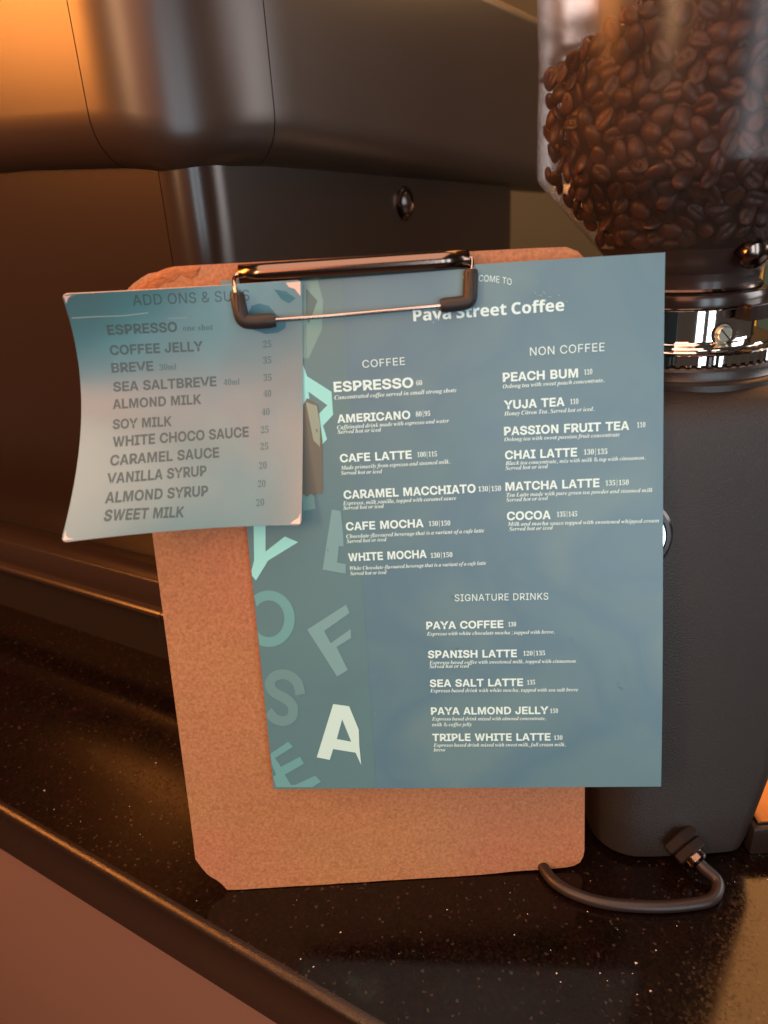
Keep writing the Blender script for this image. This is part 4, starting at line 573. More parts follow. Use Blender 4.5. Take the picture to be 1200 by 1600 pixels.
sweep('lower_panel', cut(lowp, -.0279, 2), lprof, M_['shell_low'], mach)
sweep('panel_backing', [(p + i_ * .0015, i_, s) for p, i_, s in lowp], [(0, .37), (0, .09)], M_['gap'], mach)
e_ = lowp[-1][0]
mesh('rear_cover', [e_, e_ - D1 * .30, e_ - D1 * .30 + Vector((0, 0, .37)), e_ + Vector((0, 0, .37))], [(0, 1, 2, 3)], M_['shell_low'], mach)
bp_ = corner_path(0, .03, .03, -.56, .525)
bprof = [(.03, .0798), (.0066, .0798), (.006, .0792), (.006, .0560), (.0030, .0550), (.0010, .0536), (.0, .0515), (.0008, .0492), (.003, .0476), (.012, .046)]
sweep('base_skirt', bp_, bprof, M_['shell_low'], mach)
sweep('base_plinth', bp_, [(.012, .046), (.012, .0)], M_['plinth'], mach)
# seam hook in the skirt near the corner
ph = []
for i in range(9):
    a = R(100 + 95 * i / 8); q = C0 - D1 * (.083 - .0105 * math.cos(a) - .010) - D2 * .0006; ph.append((q.x, q.y, .046 + .013 * math.sin(a)))
tube('skirt_seam', ph, .0005, M_['gap'], mach, 6)
def disc_on(name, centre, nrm, prof, m, parent, n=28):
    # lathe around an axis: prof = (radius, height along nrm)
    nrm = Vector(nrm).normalized(); rot = nrm.to_track_quat('Z', 'Y').to_matrix()
    vs, fs = lathe_data(prof, n); vs = [Vector(centre) + rot @ Vector(v) for v in vs]
    return mesh(name, vs, fs, m, parent, True, 30)
pc = C0 + D2 * .284 - D1 * .002 + D2 * .0; pc.z = .339
plug = disc_on('locking_plug', pc, D1, [(.0138, -.001), (.0138, .0018), (.0126, .0032), (.0108, .0032), (.0100, .0012), (0, .0012)], M_['chrome_dark'], mach)
disc_on('plug_core', pc, D1, [(.0088, .0010), (.0086, .0026), (.0060, .0040), (0, .0046)], M_['plastic'], plug)
q = C0 - D1 * (-.03) + D2 * 0; q = C0 + D2 * .075 - D1 * .006; q.z = .3675
disc_on('lip_screw', q, (0.3, -.6, -1), [(.0014, -.001), (.0014, .001), (.0008, .0016), (0, .0016)], M_['chrome'], mach, 12)

# ------------------------------------------------------------------ coffee grinder with hopper
AX = (.163, .100)
gr = thing('coffee_grinder', 'black coffee grinder with chrome collar standing beside the clipboard on its right', 'coffee grinder', (AX[0], AX[1], 0))
def body_section(z):
    t = z / .25; xl = .107 - .006 * t; xr_ = .1885 + .013 * min(1, z / .055) + .009 * t; hw = (xr_ - xl) / 2; cx = (xl + xr_) / 2; y0 = .001 + .036 * t; y1 = .19
    pts = []; rx = .024 + .012 * t; n = 8
    def arc(ox, oy, a0, a1, r=rx, ry=None):
        for i in range(n + 1):
            a = R(a0 + (a1 - a0) * i / n); pts.append((ox + r * math.cos(a), oy + (ry or r) * math.sin(a), z))
    ry = .024; r2 = .012
    arc(cx - hw + rx, y0 + ry, 180, 270, rx, ry)
    for k in (.25, .5, .75): pts.append((cx - hw + rx + (2 * hw - rx - r2) * k, y0 - .0008 * math.sin(math.pi * k), z))
    arc(cx + hw - r2, y0 + r2, 270, 360, r2, r2)
    arc(cx + hw - .02, y1 - .02, 0, 90, .02); arc(cx - hw + .02, y1 - .02, 90, 180, .02)
    return pts
vs, fs = [], []; zs = [.0015, .004, .012, .03, .055, .09, .12, .15, .18, .21, .237, .2450, .2492, .2520]
N = None
for i, z in enumerate(zs):
    s_ = body_section(z); N = len(s_)
    ins = {0: .004, 1: .001}.get(i, 0) + {len(zs) - 3: .0012, len(zs) - 2: .0045, len(zs) - 1: .011}.get(i, 0)
    cx, cy = .151, .1
    for x, y, zz in s_:
        v = Vector((cx - x, cy - y, 0)); L_ = v.length; vs.append((x + v.x / L_ * ins, y + v.y / L_ * ins, zz))
for i in range(len(zs) - 1):
    for k in range(N): fs.append((i * N + k, i * N + (k + 1) % N, (i + 1) * N + (k + 1) % N, (i + 1) * N + k))
fs.append(tuple((len(zs) - 1) * N + k for k in range(N))); fs.append(tuple(reversed(range(N))))
mesh('body', vs, fs, M_['grinder'], gr, True, 35)
lathe('cap_ring', [(.030, .2500), (.0535, .2500), (.0545, .2510), (.0545, .2542), (.0532, .2552), (.0512, .2556), (.0508, .2562), (.0508, .2600), (.0498, .2612), (.0475, .2616), (.03, .2616)], 96, M_['grinder_cap'], gr, AX)
lathe('adjustment_ring', [(.03, .2620), (.0462, .2620), (.0470, .2626), (.0470, .2668), (.0482, .2672), (.0484, .2680), (.0470, .2686), (.0440, .2689), (.03, .2689)], 120, M_['chrome'], gr, AX)
tm = bpy.data.meshes.new('tooth'); bm = bmesh.new(); bmesh.ops.create_cube(bm, size=1); bmesh.ops.scale(bm, vec=(.0022, .0024, .0048), verts=bm.verts)
bmesh.ops.bevel(bm, geom=[e for e in bm.edges if abs(e.verts[0].co.z - e.verts[1].co.z) > .001], offset=.0005, segments=1, affect='EDGES'); bm.to_mesh(tm); bm.free(); tm.materials.append(M_['chrome'])
for k in range(64):
    a = 2 * math.pi * k / 64; o = link('tooth', tm, None, gr)
    o.location = (AX[0] + .0476 * math.cos(a), AX[1] + .0476 * math.sin(a), .2645); o.rotation_euler = (0, 0, a)
lathe('collar_flange', [(.03, .2688), (.0425, .2688), (.0432, .2693), (.0428, .2699), (.0390, .2702), (.0362, .2704), (.03, .2704)], 96, M_['chrome'], gr, AX)
lathe('collar', [(.0350, .2702), (.0346, .2708), (.0344, .2716), (.0344, .2858), (.0350, .2864), (.0340, .2870), (.02, .2870)], 96, M_['chrome'], gr, AX)
# clamp screw on the collar front
sa = R(-80); sn = Vector((math.cos(sa), math.sin(sa), 0)); spos = Vector((AX[0], AX[1], .2748)) + sn * .0342
s1 = disc_on('clamp_screw', spos, sn, [(.0046, 0), (.0046, .0012), (.0038, .0012), (.0038, .0026), (.0034, .0030), (0, .0030)], M_['screw'], gr, 30)
tx = Vector((-sn.y, sn.x, 0)); dirn = (tx * .70 - Vector((0, 0, 1)) * .72).normalized(); pr_ = sn.cross(dirn)
cs = spos + sn * .0030
vs = [cs + dirn * a * .0036 + pr_ * b_ * .00032 + sn * c for a in (-1, 1) for b_ in (-1, 1) for c in (-.0005, .00015)]
mesh('screw_slot', vs, [(0, 1, 3, 2), (4, 6, 7, 5), (0, 4, 5, 1), (2, 3, 7, 6), (1, 5, 7, 3), (0, 2, 6, 4)], M_['gap'], s1)
disc_on('screw_recess', spos, sn, [(.0054, -.0006), (.0054, .0003), (.0047, .0003), (.0047, -.0006)], M_['gap'], s1, 30)
lathe('hopper_seat', [(.02, .2872), (.0368, .2872), (.0388, .2880), (.0392, .2915), (.0384, .2935), (.0356, .2944), (.02, .2944)], 80, M_['plastic'], gr, AX)
# slide gate lever: dark tab sticking out at right front
lv = []
for i in range(13):
    a = R(-72 + 60 * i / 12); lv.append((AX[0] + math.cos(a) * .0360, AX[1] + math.sin(a) * .0360))
for i in range(13):
    a = R(-12 - 60 * i / 12); lv.append((AX[0] + math.cos(a) * .0455, AX[1] + math.sin(a) * .0455))
prism('gate_lever', lv, lambda u, v, w_: Vector((u, v, w_)), .2815, .2890, M_['plastic'], gr, .0008)
# hopper
hop = lathe('hopper', [(.0350, .2946), (.0345, .2990), (.0352, .3030), (.0745, .3450), (.0763, .3475), (.0770, .3520), (.0773, .40), (.0800, .45), (.0830, .50)], 128, M_['clear'], gr, AX, 50)
lathe('hopper_collar', [(.0358, .2946), (.0362, .2952), (.0356, .2962), (.0343, .2962)], 80, M_['chrome_dark'], hop, AX)
lathe('bean_gate', [(0, .3150), (.030, .3150), (.0450, .3148), (.0444, .3135), (.0343, .3028), (.0335, .2962), (0, .2962)], 64, M_['plastic'], hop, AX)
kp = Vector((AX[0] + .009, AX[1] - .0470, .3125))
disc_on('latch_button', kp, (.1, -1, -.35), [(.0068, -.003), (.0070, .001), (.0060, .0036), (.0034, .0052), (0, .0056)], M_['chrome_dark'], hop, 26)
# dial on the front of the body, mostly behind the menu sheet
dp = Vector((.1190, .0255, .188))
dl = disc_on('dial', dp, (0, -1, .14), [(.0150, -.004), (.0150, .002), (.0142, .0030), (.0128, .0030), (.0124, .0018), (0, .0018)], M_['chrome'], gr, 48)
disc_on('dial_face', dp, (0, -1, .14), [(.0122, .0015), (.0122, .0038), (.0105, .0060), (0, .0062)], M_['plastic'], dl, 40)
disc_on('dial_bezel', dp, (0, -1, .14), [(.0190, -.004), (.0188, .0006), (.0172, .0018), (.0154, .0018), (.0152, -.001)], M_['plastic'], dl, 48)
# cable gland and cable
gp = Vector((.1495, .0030, .0150)); gd = Vector((.50, -.80, -.40)).normalized()
def hexa(name, c, d_, r, h0, h1, m, parent, n=6):
    return disc_on(name, c, d_, [(r * .88, h0), (r, h0 + .0008), (r, h1 - .0008), (r * .88, h1), (0, h1)], m, parent, n)
hexa('cable_gland', gp, gd, .0105, -.002, .0040, M_['plastic'], gr)
hexa('gland_nut', gp, gd, .0095, .0043, .0100, M_['plastic'], gr)
disc_on('gland_cap', gp, gd, [(.0060, .0100), (.0062, .0130), (.0052, .0142), (.0042, .0146)], M_['chrome_dark'], gr, 24)
cab = smooth_path([gp + gd * .008, gp + gd * .0165, (.1630, -.0165, .0050), (.1570, -.0250, .0034), (.1440, -.0275, .0031), (.125, -.0275, .0031), (.103, -.0240, .0031), (.0890, -.0180, .0031), (.0800, -.0105, .0030), (.0755, -.0010, .0029), (.0740, .012, .0030), (.070, .035, .0040), (.075, .07, .0040), (.09, .12, .0040)])
tube('power_cable', cab, .0031, M_['cable'], gr, 14)

# ------------------------------------------------------------------ coffee beans in the hopper
def bean_mesh(seed):
    rnd = random.Random(seed); bm = bmesh.new(); bmesh.ops.create_uvsphere(bm, u_segments=16, v_segments=10, radius=1)
    for v in bm.verts:
        x, y, z = v.co; 
        zz = z * .62 if z < 0 else z * .34
        sx = 1 + .05 * math.sin(3 * x + seed)
        if z > 0: zz -= .30 * math.exp(-((y + .10 * math.sin(2.6 * x)) / .13) ** 2) * (1 - .5 * x * x)
        v.co = (x * .0050, y * .0037 * sx * (1 - .10 * x), zz * .0038)
    me = bpy.data.meshes.new('coffee_bean'); bm.to_mesh(me); bm.free(); me.materials.append(M_['bean'])
    me.polygons.foreach_set('use_smooth', [True] * len(me.polygons)); return me
bms = [bean_mesh(i) for i in range(5)]
def hr(z):
    P = [(.3030, .0352), (.3450, .0745), (.3475, .0763), (.3520, .0770), (.40, .0773), (.45, .0800), (.50, .0830)]
    for (a, ra), (b_, rb) in zip(P, P[1:]):
        if z <= b_: return ra + (rb - ra) * (z - a) / (b_ - a)
    return .083
def heap(x, y): return .3985 + .62 * max(0, min(x, .18) - .090) - .10 * max(0, y - .05)
rnd = random.Random(11); pts = []
def try_layer(depth, gap, tries, a0, a1):
    for _ in range(tries):
        z = rnd.uniform(.3190, .440); a = R(rnd.uniform(a0, a1)); 
        sl = .72 if z < .3485 else 1
        r = hr(z) - depth / (sl if z < .3485 else 1)
        if r < .01: continue
        p = Vector((AX[0] + r * math.cos(a), AX[1] + r * math.sin(a), z))
        if z > heap(p.x, p.y) - .003: continue
        if all((p - q).length > gap for q, _, _ in pts): pts.append((p, a, depth))
try_layer(.0031, .0066, 12000, -178, 0)
n_first = len(pts)
try_layer(.0078, .0066, 8000, -178, 0)
# the visible top of the heap
for _ in range(3000):
    r = .0715 * math.sqrt(rnd.random()); a = rnd.uniform(0, 2 * math.pi); x, y = AX[0] + r * math.cos(a), AX[1] + r * math.sin(a)
    p = Vector((x, y, heap(x, y) - .002))
    if x < .20 and all((p - q).length > .0078 for q, _, _ in pts): pts.append((p, a, 0))
camp = Vector((0, -.294, .3446))
def inview(p):
    d = p - camp; z = d.dot(fwd); return 600 + 1155 * d.dot(rt) / z, 800 - 1155 * d.dot(up) / z, z
vis = []; rest = []
for p, a, dep in pts:
    x, y, z = inview(p); facing = math.cos(a + math.pi / 2) > -.1
    (vis if (x < 1215 and y > -20 and (facing or dep == 0)) else rest).append((p, a, dep))
vis.sort(key=lambda t: (t[2], (t[0] - camp).length)); rest += vis[300:]; vis = vis[:300]
def bean_matrix(p, a, dep):
    nrm = Vector((math.cos(a), math.sin(a), -.3 if p.z < .35 else 0)) if dep else Vector((rnd.uniform(-.5, .5), rnd.uniform(-.6, .2), 1))
    if rnd.random() < .45: nrm = -nrm
    nrm = (nrm.normalized() + Vector([rnd.uniform(-.55, .55) for _ in range(3)])).normalized()
    q = nrm.to_track_quat('Z', 'Y') @ Euler((0, 0, rnd.uniform(0, 6.28))).to_quaternion()
    s = rnd.uniform(.90, 1.12); return Matrix.Translation(p) @ q.to_matrix().to_4x4() @ Matrix.Diagonal((s, s, s, 1))
for i, (p, a, dep) in enumerate(vis):
    o = bpy.data.objects.new('coffee_bean', bms[i % 5]); col.objects.link(o); o.matrix_world = bean_matrix(p, a, dep)
    o['label'] = 'glossy dark roasted coffee bean among the beans filling the clear hopper'; o['category'] = 'coffee bean'; o['group'] = 'coffee beans in the hopper'
bm = bmesh.new()
for i, (p, a, dep) in enumerate(rest):
    t = bmesh.new(); t.from_mesh(bms[i % 5]); bmesh.ops.transform(t, matrix=bean_matrix(p, a, dep), verts=t.verts)
    tmp = bpy.data.meshes.new('t'); t.to_mesh(tmp); t.free(); bm.from_mesh(tmp); bpy.data.meshes.remove(tmp)
# dark mass of the deeper beans
rings = []
for j in range(9):
    z = .316 + j * .0088; ring = []
    for k in range(40):
        a = 2 * math.pi * k / 40; r = max(.006, hr(z) - .0135); x, y = AX[0] + r * math.cos(a), AX[1] + r * math.sin(a)
        ring.append(bm.verts.new((x, y, min(z, heap(x, y) - .007))))
    rings.append(ring)
for j in range(8):
    for k in range(40): bm.faces.new((rings[j][k], rings[j][(k + 1) % 40], rings[j + 1][(k + 1) % 40], rings[j + 1][k]))
# lid of that mass follows the heap
zc = []
for q_ in range(1, 6):
    ring = []
    for k in range(40):
        a = 2 * math.pi * k / 40; r = (hr(.385) - .0135) * (1 - q_ / 5.5); x, y = AX[0] + r * math.cos(a), AX[1] + r * math.sin(a)
        ring.append(bm.verts.new((x, y, heap(x, y) - .006)))
    prev = rings[-1] if q_ == 1 else zc
    for k in range(40): bm.faces.new((prev[k], prev[(k + 1) % 40], ring[(k + 1) % 40], ring[k]))
    zc = ring
me = bpy.data.meshes.new('coffee_beans'); bm.to_mesh(me); bm.free(); me.materials.append(M_['bean'])
me.polygons.foreach_set('use_smooth', [True] * len(me.polygons))
o = bpy.data.objects.new('coffee_beans', me); col.objects.link(o); o['kind'] = 'stuff'; o['label'] = 'deeper mass of dark roasted coffee beans inside the clear hopper'; o['category'] = 'coffee beans'

# ------------------------------------------------------------------ clipboard
LB = R(9.5); BU = Vector((1, 0, 0)); BV = Vector((0, math.sin(LB), math.cos(LB))); BN = Vector((0, -math.cos(LB), math.sin(LB)))
def BP(u, v, w_): return BU * u + BV * v + BN * w_
cb = thing('clipboard', 'brown hardboard clipboard with worn corners and a chrome clip leaning on the counter', 'clipboard', (0, 0, 0))
rj = random.Random(3)
ol = [(-.0985, .0006)]
for i in range(1, 24): ol.append((-.0985 + .187 * i / 24, .0003 + rj.uniform(-.00012, .00012) + (.0010 * min(1, (i - 18) / 2.5) if i > 18 else 0)))
ol += [(.0885, .0018), (.0925, .0026), (.0955, .0045), (.0972, .0080), (.0978, .0120)]
for i in range(1, 12): ol.append((.0978 + .0004 * i / 12, .012 + .300 * i / 12))
ol += [(.0985, .3130), (.0972, .3185), (.0935, .3222), (.0885, .3243)]
for i in range(1, 14): ol.append((.0885 - .1735 * i / 14, .3245 + .0018 * i / 14))
ol += [(-.0865, .3262), (-.0905, .3256), (-.0945, .3243), (-.0985, .3238), (-.1020, .3222), (-.1058, .3200), (-.1082, .3182), (-.1102, .3150), (-.1118, .3110), (-.1123, .3070)]
for i in range(1, 12): ol.append((-.1123 - .0010 * i / 12, .307 - .285 * i / 12))
ol += [(-.1135, .0210), (-.1105, .0150), (-.1085, .0118), (-.1070, .0100), (-.1035, .0072), (-.1010, .0045)]
prism('board', ol, BP, -.0034, 0, M_['board'], cb, .0004, M_['board_worn'])
# torn, lifted fibre layer at the worn top left corner
vs, fs = [], []; G_ = 14
for i in range(G_ + 1):
    for j in range(5):
        t = i / G_; k = j / 4
        bx = -.1120 + .0370 * t; by = .3120 + .0142 * min(1, t * 1.7) ** .7
        ix = bx + .0035 * (1 - t) + .001 * math.sin(i * 2.1); iy = by - .0065 * (1 - .5 * t) - .0015 * math.sin(i * 1.7)
        u = bx + (ix - bx) * k; v = by + (iy - by) * k - .0006
        vs.append(BP(u, v, .0003 + .0006 * math.sin(math.pi * min(1, k * 1.1)) * (.5 + .5 * rj.random())))
for i in range(G_):
    for j in range(4): a = i * 5 + j; fs.append((a, a + 1, a + 6, a + 5))
mesh('torn_corner', vs, fs, M_['board_worn'], cb)
# clip
cl_l, cl_r = (-.0570, .3205), (.0440, .3212)
n = 24; vs, fs = [], []
def along(t): return cl_l[0] + (cl_r[0] - cl_l[0]) * t, cl_l[1] + (cl_r[1] - cl_l[1]) * t
clip = bpy.data.objects.new('clip', None)
sec = []
for i in range(19):
    a = R(-150 + 300 * i / 18); sec.append((.0036 * math.cos(a), .0036 * math.sin(a)))       # (w, v) about the spring barrel, open at the back
sec = [(-.0036, -.0105)] + [(-.0034, -.0030)] + sec[::1] + [(-.0036, .0042)]
inner = [(x * .80 if abs(x) < .0037 else x, y * .80) for x, y in sec]
P = len(sec)
vs, fs = [], []
for t in [i / 8 for i in range(9)]:
    u, v = along(t)
    for x, y in sec: vs.append(BP(u, v + y, .0052 + x))
for i in range(8):
    for j in range(P - 1): fs.append((i * P + j, i * P + j + 1, (i + 1) * P + j + 1, (i + 1) * P + j))
me = bpy.data.meshes.new('clip_barrel'); me.from_pydata(vs, [], fs); me.update()
barrel = link('clip_barrel', me, M_['chrome_dark'], cb, True, 40)
sm = barrel.modifiers.new('thick', 'SOLIDIFY'); sm.thickness = .0007; sm.offset = -1
# back jaw of the clip behind the board
jaw = [(cl_l[0] + .004, .3262), (cl_r[0] - .004, .3262), (cl_r[0] - .008, .300), (cl_l[0] + .008, .300)]
prism('back_jaw', jaw, BP, -.0050, -.0040, M_['chrome_dark'], cb)
# lever plate resting on top, the bright line above the barrel
tube('hinge_rod', [BP(*along(-.015), .0052), BP(*along(1.015), .0052)], .0013, M_['wire'], cb, 12)
lt, lb_ = along(-.012), (-.0520, .3000)
wl = smooth_path([BP(cl_l[0] - .0004, cl_l[1], .0052), BP(cl_l[0] - .0022, cl_l[1] - .0010, .0064), BP(-.0590, .3165, .0100), BP(-.0580, .3120, .0125), BP(-.0570, .3050, .0135), BP(-.0542, .3003, .0135), BP(-.0430, .3001, .0130), BP(-.008, .3008, .0100), BP(.030, .3020, .0092), BP(.0405, .3026, .0092), BP(.0438, .3055, .0090), BP(.0440, .3110, .0088), BP(.0448, .3165, .0080), BP(.0452, .3205, .0064), BP(cl_r[0] + .0004, cl_r[1], .0052)], 6)
tube('wire_lever', wl, .00095, M_['wire'], cb, 12)
def sleeve(pts, name='rubber_sleeve'):
    pts = smooth_path(pts, 5); n_ = len(pts)
    o_ = tube(name, pts, [.0032 if 0 < i < n_ - 1 else .0028 for i in range(n_)], M_['rubber'], cb, 16)
    return o_
s_l = sleeve([BP(-.0579, .3120, .0120), BP(-.0571, .3062, .0134), BP(-.0563, .3018, .0137), BP(-.0532, .3001, .0136), BP(-.0420, .3001, .0130)])
s_r = sleeve([BP(.0445, .3165, .0084), BP(.0438, .3080, .0090), BP(.0431, .3038, .0092), BP(.0400, .3026, .0092), BP(.0305, .3021, .0092)])
for sl, (u0, v0) in ((s_l, (-.0575, .3085)), (s_r, (.0440, .3120))):
    for k in (-1, 0, 1):
        tube('grip_rib', [BP(u0 + k * .0014, v0 + .0035, .0118 + (.0040 if u0 < 0 else 0) - abs(k) * .0007), BP(u0 + k * .0014 + .0002, v0 - .0035, .0122 + (.0046 if u0 < 0 else 0) - abs(k) * .0007)], .0004, M_['rubber'], sl, 6)

# ------------------------------------------------------------------ menu sheet and add-ons card
SP = [-0.06601, 0.31876, 0.00033, 0.19525, 0.25384, 0.00236, 0.02016, 0.01206]
CP = [-0.1274, 0.31523, 0.07203, 0.09792, 0.09999, 0.02735, 0.01672, 0.04963, 0.00852, 0.00642, 0.01761, -0.01308, -0.08616, -0.00668]
def sheet_at(x, y, lift=0):
    u0, v0, th, W, H, bl, br, tr_ = SP; a, b_ = x / W, y / H
    k = b_ * b_ * (3 - 2 * b_) * .4 + b_ * .6
    w_ = .003 + k * (bl * (1 - a) + br * a) + tr_ * a * (1 - b_) * .5
    return BP(u0 + x * math.cos(th) - y * math.sin(th), v0 - y * math.cos(th) - x * math.sin(th), w_ + lift)
def card_at(x, y, lift=0):
    u0, v0, th, W, H, lt_, lm, lb2, rt_, rm, rb_, sk, s2, cu = CP; a, b_ = x / W, y / H
    q = [(1 - b_) * (1 - 2 * b_), 4 * b_ * (1 - b_), b_ * (2 * b_ - 1)]
    g = max(0, 1 - a) ** 1.8
    w_ = g * (lt_ * q[0] + lm * q[1] + lb2 * q[2]) + (1 - g) * (rt_ * q[0] + rm * q[1] + rb_ * q[2]) + g * cu * b_ * (1 - b_) * (1 - 2 * b_)
    base = BP(u0 + x * math.cos(th) - y * math.sin(th) + sk * a * y, v0 - y * math.cos(th) - x * math.sin(th) - x * s2 * (1 - b_), w_)
    return base if not lift else base + card_n(x, y) * lift
def card_n(x, y):
    e = 1e-4; n_ = (card_at(x + e, y) - card_at(x - e, y)).cross(card_at(x, y + e) - card_at(x, y - e)).normalized()
    return n_ if n_.y < 0 else -n_
def sheet_n(x, y): return BN
def paper(name, f, W, H, nx, ny, thick, m, mside, parent, rc=0, x0=0, x1=None, lift=0):
    x1 = W if x1 is None else x1
    vs, fs, uvs = [], [], []
    def yy(j): 
        t = j / ny; return H * (.5 - .5 * math.cos(math.pi * t)) if rc else H * t
    for side in (0, 1):
        for j in range(ny + 1):
            y = yy(j); ins = 0
            for e in (y, H - y):
                if rc and e < rc: ins = rc - math.sqrt(max(0, rc * rc - (rc - e) ** 2))
            for i in range(nx + 1):
                x = x0 + ins + (x1 - x0 - 2 * ins) * i / nx
                vs.append(f(x, y, lift if side == 0 else lift - thick)); uvs.append((x, y))
    K = (nx + 1) * (ny + 1)
    for j in range(ny):
        for i in range(nx):
            a = j * (nx + 1) + i; fs.append((a, a + nx + 1, a + nx + 2, a + 1))
    nf = len(fs)
    for f_ in fs[:nf]: fs.append(tuple(K + v for v in reversed(f_)))
    nb = len(fs)
    rim = [i for i in range(nx + 1)] + [j * (nx + 1) + nx for j in range(1, ny + 1)] + [ny * (nx + 1) + i for i in range(nx - 1, -1, -1)] + [j * (nx + 1) for j in range(ny - 1, 0, -1)]
    for i in range(len(rim)): a, b_ = rim[i], rim[(i + 1) % len(rim)]; fs.append((a, b_, K + b_, K + a))
    me = bpy.data.meshes.new(name); me.from_pydata([tuple(v) for v in vs], [], fs); me.update()
    ul = me.uv_layers.new(name='UVMap')
    for l in me.loops: ul.data[l.index].uv = uvs[l.vertex_index]
    me.materials.append(m); me.materials.append(mside)
    for i, p in enumerate(me.polygons):
        p.material_index = 0 if i < nf else 1; p.use_smooth = i < nb
    me.set_sharp_from_angle(angle=R(50))
    return link(name, me, m, parent)
sheet_t = thing('menu_sheet', 'long blue green drinks menu sheet clipped to the brown board', 'menu', (0, .02, .05))
card_t = thing('price_card', 'curled teal add ons price card with worn corners clipped at the top left', 'price card', (-.08, 0, .22))
paper('paper', sheet_at, SP[3], SP[4], 40, 50, .00025, M_['sheet'], M_['sheet'], sheet_t)
paper('green_strip', sheet_at, SP[3], SP[4] - .0003, 12, 50, .00005, M_['strip'], M_['strip'], sheet_t, 0, .0002, .0535, .00008)
paper('paper', card_at, CP[3], CP[4], 30, 40, .0005, M_['card'], M_['white_edge'], card_t, .0022)

def contours(s): 
    out_ = []
    for c in s.split('/'):
        v = [int(q) for q in c.split()]; out_.append([(v[i], v[i + 1]) for i in range(0, len(v), 2)])
    return out_
def inside(p, poly):
    r = False; n_ = len(poly)
    for i in range(n_):
        x0, y0 = poly[i]; x1, y1 = poly[i - 1]
        if (y0 > p[1]) != (y1 > p[1]) and p[0] < (x1 - x0) * (p[1] - y0) / (y1 - y0) + x0: r = not r
    return r
def tess(polys):
    def ar(P): return sum(P[i - 1][0] * P[i][1] - P[i][0] * P[i - 1][1] for i in range(len(P)))
    big = ar(max(polys, key=lambda P: abs(ar(P))))
    outer = [p for p in polys if ar(p) * big > 0]
    vs, ts = [], []
    for o_ in outer:
        hs = [p for p in polys if p not in outer and inside(p[0], o_)]
        flatp = [(v[0], v[1], outer.index(o_)) for l in [o_] + hs for v in l]; off = len(vs)
        tr_ = tessellate_polygon([[Vector((x, y, 0)) for x, y in l] for l in [o_] + hs])
        vs += flatp; ts += [tuple(off + i for i in t) for t in tr_]
    return vs, ts
_gc = {}
def glyph(font, ch):
    k = (font, ch)
    if k not in _gc:
        adv, s = GLYPHS[font][ch]; _gc[k] = (adv, *tess(contours(s)))
    return _gc[k]
def lay(font, text, space=200, track=0):
    vs, ts = [], []; x = 0
    for ch in text:
        if ch == ' ': x += space; continue
        adv, gv, gt = glyph(font, ch); off = len(vs)
        vs += [(x + a, b_, k_) for a, b_, k_ in gv]; ts += [tuple(off + i for i in t) for t in gt]; x += adv + track
    return vs, ts
def decal(name, f, vs, ts, m, parent, lift):
    pts_ = [f(v[0], v[1], lift + .000006 * v[2]) for v in vs]; good = []
    nref = card_n(.04, .05) if f is card_at else BN
    for t in ts:
        a, b_, c = [pts_[i] for i in t]; n_ = (b_ - a).cross(c - a)
        if n_.length < 1e-12: continue
        good.append(t if n_.dot(nref) > 0 else tuple(reversed(t)))
    return mesh(name, pts_, good, m, parent)
STY = {'b': ('b', 'white_ink', 'drink_name', 12, 235), 'r': ('r', 'white_ink', 'heading', 22, 235), 'p': ('p', 'white_ink', 'price', 8, 150), 'i': ('i', 'white_ink', 'description', 6, 130),
       'l': ('l', 'white_ink', 'cafe_name', 0, 150), 'w': ('r', 'white_ink', 'heading', 10, 200), 'h': ('r', 'card_ink', 'heading', 14, 210),
       'd': ('b', 'card_ink', 'item_name', 12, 220), 'n': ('p', 'card_ink_light', 'price', 4, 150)}
for sf, st, text, x0, y0, x1, y1, h in TEXTS:
    font, mk, nm, track, space = STY[st]
    if st == 'n' and text[0] not in '0123456789': nm = 'item_note'
    vs, ts = lay(font, text, space, track)
    xa, xb = min(v[0] for v in vs), max(v[0] for v in vs)
    cap = {'b': 531, 'r': 509, 'l': 486, 'i': 460, 'p': 482}[font]
    L_ = math.hypot(x1 - x0, y1 - y0); dx, dy = (x1 - x0) / L_, (y1 - y0) / L_
    out_ = []
    for x, y, k_ in vs:
        s_ = (x - xa) / (xb - xa) * L_; t_ = y / cap * h
        if st == 'w': t_ += 1.0 * (1 - ((s_ / L_ - .45) / .5) ** 2)
        out_.append(((x0 + dx * s_ + dy * t_) / 1e3, (y0 + dy * s_ - dx * t_) / 1e3, k_))
    decal(nm, sheet_at if sf == 's' else card_at, out_, ts, M_[mk], sheet_t if sf == 's' else card_t, .00022 if sf == 's' else .00010)
lv_ = .00012
for nm, c, o_, hs in SHAPES:
    polys = [[(max(.0003, x / 1e3), min(SP[4] - .0005, y / 1e3)) for x, y in l] for l in [o_] + hs]
    polys = [polys[0]] + [h_ if sum(h_[i - 1][0] * h_[i][1] - h_[i][0] * h_[i - 1][1] for i in range(len(h_))) * sum(polys[0][i - 1][0] * polys[0][i][1] - polys[0][i][0] * polys[0][i - 1][1] for i in range(len(polys[0]))) < 0 else h_[::-1] for h_ in polys[1:]]
    vs, ts = tess(polys); lv_ += .00001
    nm = {'letter': 'printed_letter', 'pale_band': 'printed_band', 'dark_wedge': 'printed_band', 'pale_stripe': 'printed_band', 'tape': 'tape_strip', 'tape_flap': 'tape_flap', 'scuff_mark': 'scuff_mark', 'damp_stain': 'damp_stain'}[nm]
    decal(nm, card_at if c in ('stain', 'card_scuff') else sheet_at, vs, ts, M_['scuff' if c == 'card_scuff' else c], card_t if c in ('stain', 'card_scuff') else sheet_t, (.00005 if c == 'stain' else .00008) if c in ('stain', 'card_scuff') else lv_ + (.0001 if 'tape' in nm else 0))
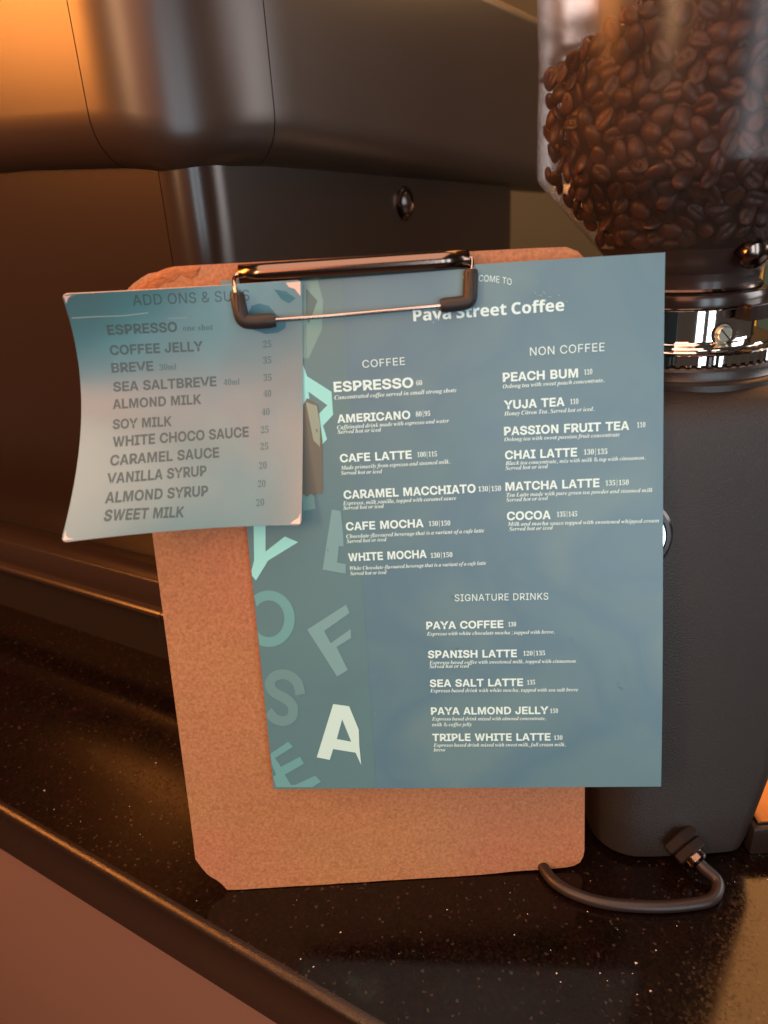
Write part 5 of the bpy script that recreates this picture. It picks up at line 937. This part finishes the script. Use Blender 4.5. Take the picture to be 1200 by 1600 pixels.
# worn white chips on the card corners
W, H = CP[3], CP[4]
chips = [[(.0003, .0003), (.0050, .0002), (.0032, .0008), (.0016, .0019), (.0010, .0031), (.0001, .0036)],
         [(W - .0003, .0004), (W - .0001, .0062), (W - .0016, .0052), (W - .0030, .0034), (W - .0058, .0024), (W - .0070, .0007)],
         [(W - .0004, H - .0005), (W - .0052, H - .0004), (W - .0036, H - .0018), (W - .0014, H - .0030), (W - .0003, H - .0050)],
         [(.0004, H - .0004), (.0003, H - .0040), (.0011, H - .0022), (.0022, H - .0011), (.0046, H - .0002)]]
for c in chips:
    c = [(min(max(x, .0006), W - .0006), min(max(y, .0006), H - .0006)) for x, y in c]
    vs, ts = tess([c]); decal('worn_corner', card_at, vs, ts, M_['white_edge'], card_t, .00008)

# ------------------------------------------------------------------ things at the right edge
tray = thing('drip_tray', 'low copper coloured metal tray gleaming behind the grinder at the right edge', 'tray', (.26, .05, 0))
box('tray_rim', (.262, .075, .0095), (.145, .145, .019), M_['plastic'], tray, 0, .002)
box('tray_plate', (.262, .075, .0202), (.139, .139, .0016), M_['copper'], tray, 0, .0006)
yb = thing('yellow_carton', 'small yellow and green carton behind the chrome collar at the right edge', 'carton', (.31, .42, 0))
box('carton_body', (.372, .46, .22), (.016, .03, .10), M_['yellow'], yb); box('carton_side', (.395, .46, .22), (.028, .03, .10), M_['green'], yb)
pb = thing('shelf_unit', 'white shelf box with a thin purple front strip behind the grinder collar', 'shelf', (.45, .45, 0))
box('shelf_top', (.47, .49, .158), (.30, .20, .012), M_['whitebox'], pb); box('purple_strip', (.47, .386, .166), (.30, .008, .004), M_['purple'], pb, 0, .0005)
box('shelf_body', (.47, .49, .075), (.28, .18, .15), M_['whitebox'], pb)

# crumbs and dust on the granite
rnd = random.Random(5); vs, fs = [], []
for k in range(170):
    x = rnd.uniform(-.25, .22); y = rnd.uniform(-.13, .12)
    if (Vector((x, y, 0)) - E0).dot(EN) < .006: continue
    r = rnd.choice([.00025, .0003, .0004, .0005, .0008]) * rnd.uniform(.7, 1.2); off = len(vs)
    for dx, dy, dz in ((1, 0, .4), (-.4, .8, .3), (-.6, -.7, .5), (.1, .1, 1.2), (.2, 0, 0)): vs.append((x + dx * r * rnd.uniform(.6, 1.5), y + dy * r, dz * r))
    fs += [tuple(off + i for i in t) for t in ((0, 1, 3), (1, 2, 3), (2, 0, 3), (0, 4, 1), (1, 4, 2), (2, 4, 0))]
o = mesh('crumbs', vs, fs, M_['crumb']); o['kind'] = 'stuff'; o['label'] = 'tiny pale crumbs and dust scattered on the dark granite counter'; o['category'] = 'crumbs'
